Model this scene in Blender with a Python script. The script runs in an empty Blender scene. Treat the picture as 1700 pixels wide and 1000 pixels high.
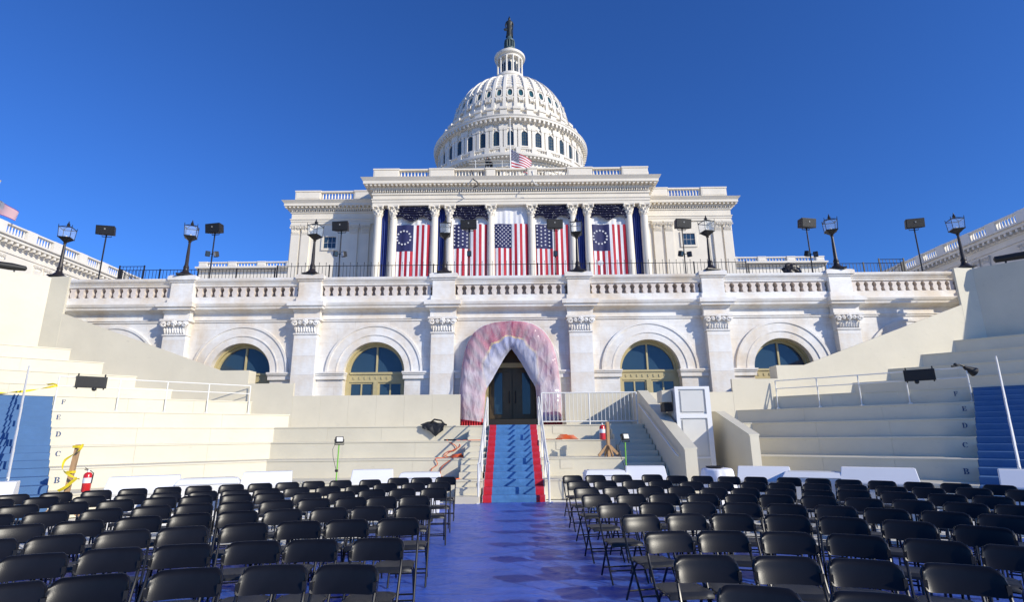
import bpy, bmesh, math, random
from mathutils import Vector, Matrix, noise
random.seed(11)
scene = bpy.context.scene
COL = scene.collection
R = math.radians
PI = math.pi

# ------------------------------------------------------------------ camera
FPX, PITCH, ROLL, EYE = 900.0, R(14.0), R(0.55), 1.65
cam_data = bpy.data.cameras.new('camera')
cam_data.sensor_width = 36.0
cam_data.lens = FPX / 1700.0 * 36.0
cam_data.clip_start = 0.05
cam_data.clip_end = 5000.0
cam = bpy.data.objects.new('camera', cam_data)
COL.objects.link(cam)
cam.matrix_world = Matrix.Translation((0, 0, EYE)) @ Matrix.Rotation(R(90) + PITCH, 4, 'X') @ Matrix.Rotation(-ROLL, 4, 'Z')
scene.camera = cam

# ------------------------------------------------------------------ sky, sun, exposure
SUN_AZ, SUN_EL = R(54), R(25)          # azimuth from the facade normal towards +x
S = Vector((math.sin(SUN_AZ) * math.cos(SUN_EL), -math.cos(SUN_AZ) * math.cos(SUN_EL), math.sin(SUN_EL)))
world = bpy.data.worlds.new('World')
scene.world = world
world.use_nodes = True
wn = world.node_tree.nodes
sky = wn.new('ShaderNodeTexSky')
sky.sky_type = 'NISHITA'
sky.sun_disc = False
sky.sun_elevation = SUN_EL
sky.sun_rotation = math.atan2(S.x, S.y)
sky.altitude = 0
sky.air_density = 1.0
sky.dust_density = 0.15
sky.ozone_density = 4.0
tint = wn.new('ShaderNodeVectorMath')       # the clear winter sky's deep blue, the same all round
tint.operation = 'MULTIPLY'
tint.inputs[1].default_value = (0.44, 0.88, 1.66)
world.node_tree.links.new(sky.outputs[0], tint.inputs[0])
world.node_tree.links.new(tint.outputs[0], wn['Background'].inputs[0])
wn['Background'].inputs[1].default_value = 0.10
sl = bpy.data.lights.new('sun', 'SUN')
sl.energy = 4.5
sl.angle = R(0.5)
sl.color = (1.0, 0.93, 0.785)
sun = bpy.data.objects.new('sun', sl)
COL.objects.link(sun)
sun.location = (30, -20, 40)
sun.rotation_euler = (-S).to_track_quat('-Z', 'Y').to_euler()
scene.view_settings.view_transform = 'Standard'
scene.view_settings.look = 'None'
scene.view_settings.exposure = 0.0
scene.view_settings.gamma = 1.0


# ------------------------------------------------------------------ pixel helpers (a pixel gives a direction; a plane gives the distance)
def ray(u, v):
    a = (u - 850) / FPX
    b = (500 - v) / FPX
    c, s = math.cos(ROLL), math.sin(ROLL)
    x = a * c + b * s
    y = -a * s + b * c
    return Vector((x, math.cos(PITCH) - y * math.sin(PITCH), math.sin(PITCH) + y * math.cos(PITCH)))


def atY(u, v, Y):
    d = ray(u, v)
    return d * (Y / d.y) + Vector((0, 0, EYE))


def atX(u, v, X):
    d = ray(u, v)
    return d * (X / d.x) + Vector((0, 0, EYE))


def atZ(u, v, z):
    d = ray(u, v)
    return d * ((z - EYE) / d.z) + Vector((0, 0, EYE))


# ------------------------------------------------------------------ materials
def mat(name, color, rough=0.6, var=0.08, scale=3.0, bump=0.0, bscale=30.0, metal=0.0, spec=0.5, coat=0.0, stretch=(1, 1, 1), rnd=0.0):
    m = bpy.data.materials.new(name)
    m.use_nodes = True
    nt = m.node_tree
    n, l = nt.nodes, nt.links
    b = n['Principled BSDF']
    b.inputs['Roughness'].default_value = rough
    b.inputs['Metallic'].default_value = metal
    b.inputs['Specular IOR Level'].default_value = spec
    b.inputs['Coat Weight'].default_value = coat
    tc = n.new('ShaderNodeTexCoord')
    mp = n.new('ShaderNodeMapping')
    mp.inputs['Scale'].default_value = stretch
    l.new(tc.outputs['Object'], mp.inputs[0])
    c = tuple(color) + (1,)
    if var > 0 or rnd > 0:
        nz = n.new('ShaderNodeTexNoise')
        nz.inputs['Scale'].default_value = scale
        nz.inputs['Detail'].default_value = 6
        l.new(mp.outputs[0], nz.inputs['Vector'])
        mr = n.new('ShaderNodeMapRange')
        mr.inputs['From Min'].default_value = 0.25
        mr.inputs['From Max'].default_value = 0.75
        mr.inputs['To Min'].default_value = 1 - var
        mr.inputs['To Max'].default_value = 1 + var
        l.new(nz.outputs[0], mr.inputs['Value'])
        fac = mr.outputs[0]
        if rnd > 0:
            oi = n.new('ShaderNodeObjectInfo')
            r2 = n.new('ShaderNodeMapRange')
            r2.inputs['To Min'].default_value = 1 - rnd
            r2.inputs['To Max'].default_value = 1 + rnd
            l.new(oi.outputs['Random'], r2.inputs['Value'])
            mm = n.new('ShaderNodeMath')
            mm.operation = 'MULTIPLY'
            l.new(fac, mm.inputs[0])
            l.new(r2.outputs[0], mm.inputs[1])
            fac = mm.outputs[0]
        vm = n.new('ShaderNodeVectorMath')
        vm.operation = 'SCALE'
        vm.inputs[0].default_value = c[:3]
        l.new(fac, vm.inputs['Scale'])
        l.new(vm.outputs[0], b.inputs['Base Color'])
    else:
        b.inputs['Base Color'].default_value = c
    if bump > 0:
        nb = n.new('ShaderNodeTexNoise')
        nb.inputs['Scale'].default_value = bscale
        nb.inputs['Detail'].default_value = 5
        l.new(mp.outputs[0], nb.inputs['Vector'])
        bp = n.new('ShaderNodeBump')
        bp.inputs['Strength'].default_value = bump
        bp.inputs['Distance'].default_value = 0.02
        l.new(nb.outputs[0], bp.inputs['Height'])
        l.new(bp.outputs[0], b.inputs['Normal'])
    return m


def scuff(m, amount=0.16):
    """Sparse scuffs, hand marks and dirty streaks on painted plywood."""
    nt = m.node_tree
    n, l = nt.nodes, nt.links
    b = n['Principled BSDF']
    src = b.inputs['Base Color'].links[0].from_socket
    geo = n.new('ShaderNodeNewGeometry')
    prev = src
    for sc, st, lo, hi, amt in ((2.6, (1, 1, 2.6), 0.62, 0.74, amount), (7.0, (0.5, 0.5, 4.0), 0.66, 0.72, amount * 1.2), (0.5, (1, 1, 1), 0.42, 0.68, amount * 0.45)):
        mp = n.new('ShaderNodeMapping')
        mp.inputs['Scale'].default_value = st
        l.new(geo.outputs['Position'], mp.inputs[0])
        nz = n.new('ShaderNodeTexNoise')
        nz.inputs['Scale'].default_value = sc
        nz.inputs['Detail'].default_value = 7
        nz.inputs['Roughness'].default_value = 0.7
        l.new(mp.outputs[0], nz.inputs['Vector'])
        mr = n.new('ShaderNodeMapRange')
        mr.inputs['From Min'].default_value = lo
        mr.inputs['From Max'].default_value = hi
        mr.inputs['To Min'].default_value = 1.0
        mr.inputs['To Max'].default_value = 1.0 - amt
        l.new(nz.outputs[0], mr.inputs['Value'])
        vm = n.new('ShaderNodeVectorMath')
        vm.operation = 'SCALE'
        l.new(prev, vm.inputs[0])
        l.new(mr.outputs[0], vm.inputs['Scale'])
        prev = vm.outputs[0]
    l.new(prev, b.inputs['Base Color'])
    return m


def marble_mat(name, base, stain, bw=1.5, bh=0.62, joints=True):
    """White marble: soft veins, warm stains and fine recessed joint lines."""
    m = mat(name, base, 0.55, 0.0)
    nt = m.node_tree
    n, l = nt.nodes, nt.links
    b = n['Principled BSDF']
    tc = n['Texture Coordinate']
    n1 = n.new('ShaderNodeTexNoise')
    n1.inputs['Scale'].default_value = 0.55
    n1.inputs['Detail'].default_value = 8
    n1.inputs['Roughness'].default_value = 0.65
    mp = n.new('ShaderNodeMapping')
    mp.inputs['Scale'].default_value = (1.3, 1.3, 0.8)
    l.new(tc.outputs['Object'], mp.inputs[0])
    l.new(mp.outputs[0], n1.inputs['Vector'])
    cr = n.new('ShaderNodeValToRGB')
    cr.color_ramp.elements[0].position = 0.34
    cr.color_ramp.elements[0].color = tuple(stain) + (1,)
    cr.color_ramp.elements[1].position = 0.60
    cr.color_ramp.elements[1].color = tuple(base) + (1,)
    l.new(n1.outputs[0], cr.inputs[0])
    n2 = n.new('ShaderNodeTexNoise')
    n2.inputs['Scale'].default_value = 2.2
    n2.inputs['Detail'].default_value = 9
    n2.inputs['Distortion'].default_value = 1.5
    mp2 = n.new('ShaderNodeMapping')
    mp2.inputs['Scale'].default_value = (1, 1, 2.4)
    l.new(tc.outputs['Object'], mp2.inputs[0])
    l.new(mp2.outputs[0], n2.inputs['Vector'])
    mr = n.new('ShaderNodeMapRange')
    mr.inputs['From Min'].default_value = 0.3
    mr.inputs['From Max'].default_value = 0.7
    mr.inputs['To Min'].default_value = 0.93
    mr.inputs['To Max'].default_value = 1.04
    l.new(n2.outputs[0], mr.inputs['Value'])
    vm = n.new('ShaderNodeVectorMath')
    vm.operation = 'SCALE'
    l.new(cr.outputs[0], vm.inputs[0])
    l.new(mr.outputs[0], vm.inputs['Scale'])
    out = vm.outputs[0]
    if joints:
        sp = n.new('ShaderNodeSeparateXYZ')
        cb = n.new('ShaderNodeCombineXYZ')
        l.new(tc.outputs['Object'], sp.inputs[0])
        l.new(sp.outputs[0], cb.inputs[0])
        l.new(sp.outputs[2], cb.inputs[1])
        br = n.new('ShaderNodeTexBrick')
        br.inputs['Color1'].default_value = (1, 1, 1, 1)
        br.inputs['Color2'].default_value = (0.94, 0.94, 0.945, 1)
        br.inputs['Mortar'].default_value = (0.80, 0.78, 0.74, 1)
        br.inputs['Scale'].default_value = 1.0
        br.inputs['Mortar Size'].default_value = 0.006
        br.inputs['Brick Width'].default_value = bw
        br.inputs['Row Height'].default_value = bh
        l.new(cb.outputs[0], br.inputs['Vector'])
        mx = n.new('ShaderNodeVectorMath')
        mx.operation = 'MULTIPLY'
        l.new(out, mx.inputs[0])
        l.new(br.outputs['Color'], mx.inputs[1])
        out = mx.outputs[0]
    l.new(out, b.inputs['Base Color'])
    nb = n.new('ShaderNodeTexNoise')
    nb.inputs['Scale'].default_value = 24
    nb.inputs['Detail'].default_value = 6
    l.new(tc.outputs['Object'], nb.inputs['Vector'])
    bp = n.new('ShaderNodeBump')
    bp.inputs['Strength'].default_value = 0.22
    bp.inputs['Distance'].default_value = 0.02
    l.new(nb.outputs[0], bp.inputs['Height'])
    l.new(bp.outputs[0], b.inputs['Normal'])
    return m


def sheet_plastic(name, color, alpha, rough, creased=False):
    m = bpy.data.materials.new(name)
    m.use_nodes = True
    nt = m.node_tree
    n, l = nt.nodes, nt.links
    b = n['Principled BSDF']
    b.inputs['Base Color'].default_value = tuple(color) + (1,)
    b.inputs['Roughness'].default_value = rough
    tr = n.new('ShaderNodeBsdfTransparent')
    mx = n.new('ShaderNodeMixShader')
    tc = n.new('ShaderNodeTexCoord')
    nz = n.new('ShaderNodeTexNoise')
    nz.inputs['Scale'].default_value = 0.9
    nz.inputs['Detail'].default_value = 5
    nz.inputs['Distortion'].default_value = 1.2
    l.new(tc.outputs['Object'], nz.inputs['Vector'])
    mr = n.new('ShaderNodeMapRange')
    mr.inputs['From Min'].default_value = 0.35
    mr.inputs['From Max'].default_value = 0.68
    mr.inputs['To Min'].default_value = alpha[0]
    mr.inputs['To Max'].default_value = alpha[1]
    l.new(nz.outputs[0], mr.inputs['Value'])
    if creased:
        hh = None
        for sc, rot, wt in ((2.6, 0.7, 1.0), (5.5, -0.6, 0.6), (10.0, 0.3, 0.35)):      # crumpled film: small tilted facets
            mp = n.new('ShaderNodeMapping')
            mp.inputs['Rotation'].default_value = (0, rot, 0)
            mp.inputs['Scale'].default_value = (1.4, 1, 0.6)
            l.new(tc.outputs['Object'], mp.inputs[0])
            wb = n.new('ShaderNodeTexNoise')
            wb.inputs['Scale'].default_value = 2.0
            l.new(mp.outputs[0], wb.inputs['Vector'])
            av = n.new('ShaderNodeVectorMath')
            av.operation = 'MULTIPLY_ADD'
            av.inputs[1].default_value = (0.35, 0.35, 0.35)
            l.new(wb.outputs['Color'], av.inputs[0])
            l.new(mp.outputs[0], av.inputs[2])
            vo = n.new('ShaderNodeTexVoronoi')
            vo.inputs['Scale'].default_value = sc
            l.new(av.outputs[0], vo.inputs['Vector'])
            ad = n.new('ShaderNodeMath')
            ad.operation = 'MULTIPLY_ADD'
            ad.inputs[1].default_value = wt / sc
            l.new(vo.outputs['Distance'], ad.inputs[0])
            if hh is not None:
                l.new(hh, ad.inputs[2])
            else:
                ad.inputs[2].default_value = 0.0
            hh = ad.outputs[0]
        bp = n.new('ShaderNodeBump')
        bp.inputs['Strength'].default_value = 0.55
        bp.inputs['Distance'].default_value = 0.35
        l.new(hh, bp.inputs['Height'])
        l.new(bp.outputs[0], b.inputs['Normal'])
        sp = n.new('ShaderNodeSeparateXYZ')                       # the sheet is doubled over low down, single over the crown
        l.new(tc.outputs['Object'], sp.inputs[0])
        gz = n.new('ShaderNodeMapRange')
        gz.inputs['From Min'].default_value = 5.4
        gz.inputs['From Max'].default_value = 4.2
        gz.inputs['To Min'].default_value = 0.0
        gz.inputs['To Max'].default_value = 0.24
        l.new(sp.outputs[2], gz.inputs['Value'])
        am = n.new('ShaderNodeMath')
        l.new(mr.outputs[0], am.inputs[0])
        l.new(gz.outputs[0], am.inputs[1])
        am.use_clamp = True
        mr = am
    l.new(mr.outputs[0], mx.inputs[0])
    l.new(tr.outputs[0], mx.inputs[1])
    l.new(b.outputs[0], mx.inputs[2])
    l.new(mx.outputs[0], n['Material Output'].inputs[0])
    return m


M = {}
M['marble'] = marble_mat('marble', (0.85, 0.835, 0.80), (0.70, 0.60, 0.47))
M['marble_plain'] = marble_mat('marble_plain', (0.85, 0.835, 0.80), (0.71, 0.61, 0.48), joints=False)
M['marble_pink'] = marble_mat('marble_pink', (0.76, 0.70, 0.64), (0.64, 0.54, 0.46), joints=False)
M['stone_paint'] = mat('stone_paint', (0.81, 0.745, 0.625), 0.6, 0.07, 0.5, 0.12, 12)
M['stone_far'] = mat('stone_far', (0.77, 0.725, 0.645), 0.6, 0.08, 0.3, 0.1, 6)
M['dome_paint'] = mat('dome_paint', (0.79, 0.74, 0.645), 0.55, 0.09, 0.35, stretch=(1, 1, 0.5), rnd=0.03)
M['cream'] = mat('cream', (0.69, 0.635, 0.49), 0.5, 0.045, 0.9, 0.12, 9, rnd=0.015)
M['cream_side'] = mat('cream_side', (0.70, 0.64, 0.495), 0.55, 0.045, 0.8, 0.12, 9, rnd=0.015)
scuff(M['cream'])
scuff(M['cream_side'])
M['booth'] = mat('booth', (0.66, 0.65, 0.61), 0.5, 0.04, 2, 0.05, 20)
M['white'] = mat('white', (0.82, 0.82, 0.82), 0.4, 0.03, 3)
M['white_metal'] = mat('white_metal', (0.80, 0.79, 0.74), 0.35, 0.04, 6)
M['khaki'] = mat('khaki', (0.50, 0.42, 0.22), 0.45, 0.08, 4)
M['bronze_door'] = mat('bronze_door', (0.10, 0.068, 0.032), 0.4, 0.15, 5, metal=0.3)
M['glass'] = mat('glass', (0.028, 0.06, 0.10), 0.04, 0.1, 0.6, spec=0.6)
M['glass_teal'] = mat('glass_teal', (0.03, 0.10, 0.12), 0.08, 0.1, 2, spec=0.6)
M['lamp_glass'] = sheet_plastic('lamp_glass', (0.70, 0.80, 0.85), (0.10, 0.30), 0.05)
M['dark_room'] = mat('dark_room', (0.02, 0.018, 0.016), 0.9, 0.1)
M['iron'] = mat('iron', (0.014, 0.014, 0.015), 0.42, 0.2, 6)
M['iron_brown'] = mat('iron_brown', (0.024, 0.018, 0.015), 0.42, 0.25, 5, 0.1, 20)
M['black_box'] = mat('black_box', (0.010, 0.010, 0.011), 0.55, 0.15, 8, 0.1, 60)
M['grille'] = mat('grille', (0.014, 0.014, 0.015), 0.6, 0.3, 60, 0.4, 140)
M['chair'] = mat('chair', (0.006, 0.006, 0.0072), 0.33, 0.25, 9, 0.05, 220, spec=0.30, rnd=0.35)
M['chair_seat'] = mat('chair_seat', (0.017, 0.017, 0.017), 0.46, 0.3, 14, 0.12, 200, rnd=0.3)
M['chair_tube'] = mat('chair_tube', (0.009, 0.009, 0.010), 0.25, 0.2, 12)
M['red'] = mat('red', (0.55, 0.018, 0.03), 0.6, 0.08, 5)
M['flag_red'] = mat('flag_red', (0.46, 0.010, 0.030), 0.7, 0.06, 3)
M['flag_white'] = mat('flag_white', (0.80, 0.80, 0.82), 0.7, 0.04, 3)
M['flag_blue'] = mat('flag_blue', (0.018, 0.022, 0.10), 0.7, 0.1, 3)
M['drape_blue'] = mat('drape_blue', (0.012, 0.035, 0.21), 0.65, 0.12, 2)
M['bunting'] = mat('bunting', (0.008, 0.009, 0.045), 0.7, 0.2, 4)
M['carpet_blue'] = mat('carpet_blue', (0.075, 0.20, 0.42), 0.38, 0.18, 5, 0.5, 9, coat=0.25)
M['carpet_red'] = mat('carpet_red', (0.50, 0.015, 0.03), 0.42, 0.15, 5, 0.4, 9, coat=0.25)
M['stair_blue'] = mat('stair_blue', (0.060, 0.150, 0.31), 0.7, 0.08, 4, 0.15, 60)
M['print_blue'] = mat('print_blue', (0.015, 0.05, 0.16), 0.6, 0.15, 20)
M['green_pole'] = mat('green_pole', (0.22, 0.55, 0.06), 0.4, 0.05)
M['orange'] = mat('orange', (0.75, 0.13, 0.03), 0.5, 0.08)
M['yellow'] = mat('yellow', (0.80, 0.62, 0.02), 0.45, 0.1, 10)
M['wood'] = mat('wood', (0.42, 0.26, 0.13), 0.7, 0.25, 4, 0.3, 30, stretch=(6, 6, 1))
M['ext_red'] = mat('ext_red', (0.62, 0.02, 0.02), 0.25, 0.05, coat=0.4)
M['bronze'] = mat('bronze', (0.022, 0.026, 0.022), 0.5, 0.3, 2)
M['verdigris'] = mat('verdigris', (0.06, 0.10, 0.105), 0.55, 0.3, 2)
M['cloth_white'] = mat('cloth_white', (0.82, 0.82, 0.86), 0.75, 0.04, 3)
M['curtain_red'] = mat('curtain_red', (0.36, 0.010, 0.06), 0.7, 0.15, 2)
M['curtain_blue'] = mat('curtain_blue', (0.20, 0.24, 0.46), 0.7, 0.12, 2)
M['gold'] = mat('gold', (0.62, 0.42, 0.16), 0.6, 0.15, 8)
M['film'] = sheet_plastic('film', (0.84, 0.81, 0.86), (0.22, 0.42), 0.14, True)
M['grey_vent'] = mat('grey_vent', (0.30, 0.30, 0.29), 0.6, 0.1)
M['skin'] = mat('skin', (0.5, 0.3, 0.22), 0.6, 0.05)
M['deck'] = mat('deck', (0.74, 0.72, 0.64), 0.65, 0.08, 2, 0.1, 20)
M['grass'] = mat('grass', (0.33, 0.28, 0.18), 0.9, 0.3, 3, 0.6, 20)  # winter tan, made paler so the unseen lawn bounces warm light
M['paving'] = mat('paving', (0.42, 0.40, 0.37), 0.8, 0.12, 2, 0.2, 20)
M['roof'] = mat('roof', (0.35, 0.35, 0.34), 0.8, 0.1, 1)


def tarp_mat():
    m = mat('tarp', (0.042, 0.105, 0.46), 0.36, 0.16, 1.2, 0.0, spec=0.38)
    nt = m.node_tree
    n, l = nt.nodes, nt.links
    b = n['Principled BSDF']
    tc = n['Texture Coordinate']
    h = None
    for sc, st, dist, rot in ((1.6, (0.45, 1.5, 1), 1.2, 0.45), (4.5, (0.6, 1.7, 1), 1.6, -0.55), (13.0, (0.7, 1.3, 1), 1.2, 0.5)):
        mp = n.new('ShaderNodeMapping')
        mp.inputs['Scale'].default_value = st
        mp.inputs['Rotation'].default_value = (0, 0, rot)
        l.new(tc.outputs['Object'], mp.inputs[0])
        nz = n.new('ShaderNodeTexNoise')
        nz.noise_type = 'RIDGED_MULTIFRACTAL'
        nz.inputs['Scale'].default_value = sc
        nz.inputs['Detail'].default_value = 4
        nz.inputs['Distortion'].default_value = dist
        l.new(mp.outputs[0], nz.inputs['Vector'])
        if h is None:
            h = nz.outputs[0]
        else:
            ad = n.new('ShaderNodeMath')
            ad.operation = 'MULTIPLY_ADD'
            ad.inputs[1].default_value = 0.35
            l.new(nz.outputs[0], ad.inputs[0])
            l.new(h, ad.inputs[2])
            h = ad.outputs[0]
    bp = n.new('ShaderNodeBump')
    bp.inputs['Strength'].default_value = 0.85
    bp.inputs['Distance'].default_value = 0.026
    l.new(h, bp.inputs['Height'])
    l.new(bp.outputs[0], b.inputs['Normal'])
    return m


M['tarp'] = tarp_mat()


# ------------------------------------------------------------------ mesh builder
class MB:
    def __init__(self):
        self.v, self.f, self.m = [], [], []
        self.mi = 0

    def add(self, verts, faces):
        o = len(self.v)
        self.v += [tuple(p) for p in verts]
        for q in faces:
            self.f.append([i + o for i in q])
            self.m.append(self.mi)
        return self

    def box(self, x0, x1, y0, y1, z0, z1):
        return self.add([(x0, y0, z0), (x1, y0, z0), (x1, y1, z0), (x0, y1, z0), (x0, y0, z1), (x1, y0, z1), (x1, y1, z1), (x0, y1, z1)],
                        [(0, 3, 2, 1), (4, 5, 6, 7), (0, 1, 5, 4), (1, 2, 6, 5), (2, 3, 7, 6), (3, 0, 4, 7)])

    def cbox(self, x0, x1, y0, y1, z0, z1, c):
        """Box with chamfered vertical and horizontal front edges (chamfer c on all edges of the x/z outline)."""
        p = [(x0 + c, z0), (x1 - c, z0), (x1, z0 + c), (x1, z1 - c), (x1 - c, z1), (x0 + c, z1), (x0, z1 - c), (x0, z0 + c)]
        return self.prism(p, y0, y1)

    def frustum(self, a, b):
        """a, b: lists of 4 points (bottom loop, top loop)."""
        return self.add(list(a) + list(b), [(3, 2, 1, 0), (4, 5, 6, 7)] + [(i, (i + 1) % 4, 4 + (i + 1) % 4, 4 + i) for i in range(4)])

    def tbox(self, cx, cy, z0, z1, w0, d0, w1, d1):
        f = lambda w, d, z: [(cx - w / 2, cy - d / 2, z), (cx + w / 2, cy - d / 2, z), (cx + w / 2, cy + d / 2, z), (cx - w / 2, cy + d / 2, z)]
        return self.frustum(f(w0, d0, z0), f(w1, d1, z1))

    def prism(self, poly, y0, y1):
        n = len(poly)
        return self.add([(x, y0, z) for x, z in poly] + [(x, y1, z) for x, z in poly],
                        [list(range(n)), list(range(2 * n - 1, n - 1, -1))] + [(i, (i + 1) % n, n + (i + 1) % n, n + i) for i in range(n)])

    def plan(self, poly, z0, z1):
        n = len(poly)
        return self.add([(x, y, z0) for x, y in poly] + [(x, y, z1) for x, y in poly],
                        [list(range(n - 1, -1, -1)), list(range(n, 2 * n))] + [(i, (i + 1) % n, n + (i + 1) % n, n + i) for i in range(n)])

    def sweepx(self, prof, x0, x1):
        n = len(prof)
        return self.add([(x0, y, z) for y, z in prof] + [(x1, y, z) for y, z in prof],
                        [list(range(n)), list(range(2 * n - 1, n - 1, -1))] + [(i, (i + 1) % n, n + (i + 1) % n, n + i) for i in range(n)])

    def lathe(self, prof, n=16, cx=0, cy=0, a0=0.0, a1=2 * PI, cap=True):
        full = abs(a1 - a0 - 2 * PI) < 1e-6
        k = n if full else n + 1
        vs = []
        for r, z in prof:
            for i in range(k):
                a = a0 + (a1 - a0) * i / n
                vs.append((cx + r * math.cos(a), cy + r * math.sin(a), z))
        fs = []
        for j in range(len(prof) - 1):
            for i in range(n):
                i2 = (i + 1) % k
                fs.append((j * k + i, j * k + i2, (j + 1) * k + i2, (j + 1) * k + i))
        if cap and full:
            fs.append(list(range(k - 1, -1, -1)))
            fs.append([(len(prof) - 1) * k + i for i in range(k)])
        return self.add(vs, fs)

    def tube(self, pts, r, n=8, r1=None):
        pts = [Vector(p) for p in pts]
        rs = [r + ((r1 if r1 is not None else r) - r) * i / max(1, len(pts) - 1) for i in range(len(pts))]
        vs, up0 = [], None
        for i, p in enumerate(pts):
            d = (pts[min(i + 1, len(pts) - 1)] - pts[max(i - 1, 0)]).normalized()
            up = Vector((0, 0, 1)) if abs(d.z) < 0.95 else Vector((0, 1, 0))
            a = d.cross(up).normalized()
            if up0 is not None and a.dot(up0) < 0:
                a = -a
            up0 = a
            b = d.cross(a)
            for k in range(n):
                t = 2 * PI * k / n
                vs.append(p + (a * math.cos(t) + b * math.sin(t)) * rs[i])
        fs = []
        for i in range(len(pts) - 1):
            for k in range(n):
                fs.append((i * n + k, i * n + (k + 1) % n, (i + 1) * n + (k + 1) % n, (i + 1) * n + k))
        fs.append(list(range(n - 1, -1, -1)))
        fs.append([(len(pts) - 1) * n + k for k in range(n)])
        return self.add(vs, fs)

    def ball(self, c, r, n=10, sz=1.0):
        prof = [(max(1e-4, r * math.sin(PI * i / 6)), -r * sz * math.cos(PI * i / 6)) for i in range(7)]
        o = len(self.v)
        self.lathe(prof, n)
        for i in range(o, len(self.v)):
            x, y, z = self.v[i]
            self.v[i] = (x + c[0], y + c[1], z + c[2])
        return self

    def arc_band(self, cx, cz, r0, r1, y0, y1, a0=0.0, a1=PI, n=28):
        vs = []
        for i in range(n + 1):
            a = a0 + (a1 - a0) * i / n
            for r in (r0, r1):
                for y in (y0, y1):
                    vs.append((cx + r * math.cos(a), y, cz + r * math.sin(a)))
        fs = []
        for i in range(n):
            p, q = 4 * i, 4 * i + 4
            fs += [(p, q, q + 2, p + 2), (p + 1, p + 3, q + 3, q + 1), (p + 2, q + 2, q + 3, p + 3), (p, p + 1, q + 1, q)]
        fs += [(0, 2, 3, 1), (4 * n, 4 * n + 1, 4 * n + 3, 4 * n + 2)]
        return self.add(vs, fs)

    def grid(self, fn, nu, nv):
        o = len(self.v)
        vs = [fn(i / nu, j / nv) for j in range(nv + 1) for i in range(nu + 1)]
        fs = [(j * (nu + 1) + i, j * (nu + 1) + i + 1, (j + 1) * (nu + 1) + i + 1, (j + 1) * (nu + 1) + i) for j in range(nv) for i in range(nu)]
        return self.add(vs, fs)

    def xf(self, mtx, start=0):
        for i in range(start, len(self.v)):
            self.v[i] = tuple(mtx @ Vector(self.v[i]))
        return self

    def mesh(self, name, mats, smooth=None, normals=True):
        me = bpy.data.meshes.new(name)
        me.from_pydata(self.v, [], self.f)
        if not isinstance(mats, (list, tuple)):
            mats = [mats]
        for k in mats:
            me.materials.append(M[k] if isinstance(k, str) else k)
        if len(mats) > 1:
            me.polygons.foreach_set('material_index', self.m)
        if normals:
            bm = bmesh.new()
            bm.from_mesh(me)
            bmesh.ops.recalc_face_normals(bm, faces=bm.faces)
            bm.to_mesh(me)
            bm.free()
        if smooth is not None:
            me.polygons.foreach_set('use_smooth', [True] * len(me.polygons))
            me.set_sharp_from_angle(angle=R(smooth))
        me.update()
        return me

    def obj(self, name, mats, parent=None, smooth=None, normals=True, bevel=0):
        o = bpy.data.objects.new(name, self.mesh(name, mats, smooth, normals))
        COL.objects.link(o)
        if parent is not None:
            o.parent = parent
        if bevel:
            b = o.modifiers.new('bevel', 'BEVEL')
            b.width = bevel
            b.segments = 2
            b.limit_method = 'ANGLE'
        return o


def inst(name, me, parent, loc=(0, 0, 0), rz=0.0, scale=None):
    o = bpy.data.objects.new(name, me)
    COL.objects.link(o)
    o.parent = parent
    o.location = loc
    o.rotation_euler = (0, 0, rz)
    if scale:
        o.scale = scale
    return o


def tag(o, label, cat, group=None):
    o['label'] = label
    o['category'] = cat
    if group:
        o['group'] = group
    return o


def thing(name, label, cat, loc=(0, 0, 0), rz=0.0, group=None):
    o = bpy.data.objects.new(name, None)
    o.empty_display_size = 0.2
    COL.objects.link(o)
    o.location = loc
    o.rotation_euler = (0, 0, rz)
    return tag(o, label, cat, group)


def struct(name, mb, m):
    o = mb.obj(name, m)
    o['kind'] = 'structure'
    return o


def stuff(o):
    o['kind'] = 'stuff'
    return o


def dup(root, loc, rz, label):
    r = root.copy()
    COL.objects.link(r)
    r.location = loc
    r.rotation_euler = (0, 0, rz)
    r['label'] = label
    for ch in root.children:
        c = ch.copy()
        COL.objects.link(c)
        c.parent = r
        for g in ch.children:
            d = g.copy()
            COL.objects.link(d)
            d.parent = c
    return r


ORD = ['first', 'second', 'third', 'fourth', 'fifth', 'sixth', 'seventh', 'eighth', 'ninth', 'tenth', 'eleventh', 'twelfth', 'thirteenth',
       'fourteenth', 'fifteenth', 'sixteenth']
SIDE = {-1: 'sunlit stand', 1: 'shaded stand'}

# ================================================================== SETTING
struct('ground', MB().add([(-2500, -2500, -1.6), (2500, -2500, -1.6), (2500, 2500, -1.6), (-2500, 2500, -1.6)], [(0, 1, 2, 3)]), 'grass')
struct('platform_floor', MB().box(-26, 26, -12, 23.95, -1.55, -0.02), 'deck')  # run on behind the camera, an added unseen stretch that bounces warm light
struct('terrace_floor', MB().box(-64, 64, 23.96, 120, -1.5, 7.28), 'paving')
# ================================================================== TERRACE WALL
YW, YP = 22.9, 22.58
PIERS = [-19.85, -14.3, -8.75, -2.95, 2.9, 8.72, 14.25, 19.85]
ZS = 4.33                       # spring of the arches
T = thing('terrace_wall', 'white marble terrace wall with arched windows, piers and pierced balustrade', 'wall', (0, 22.9, 0))
T.location = (0, 0, 0)


def wall_bay(x0, x1, cx, r, name='wall'):
    n = 28
    arc = [(cx + r * math.cos(PI * i / n), ZS + r * math.sin(PI * i / n)) for i in range(n + 1)]
    poly = [(x0, 0), (x0, 6.52), (x1, 6.52), (x1, 0), (cx + r, 0)] + arc + [(cx - r, 0)]
    MB().prism(poly, YW, 23.95).obj(name, 'marble', T)


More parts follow.
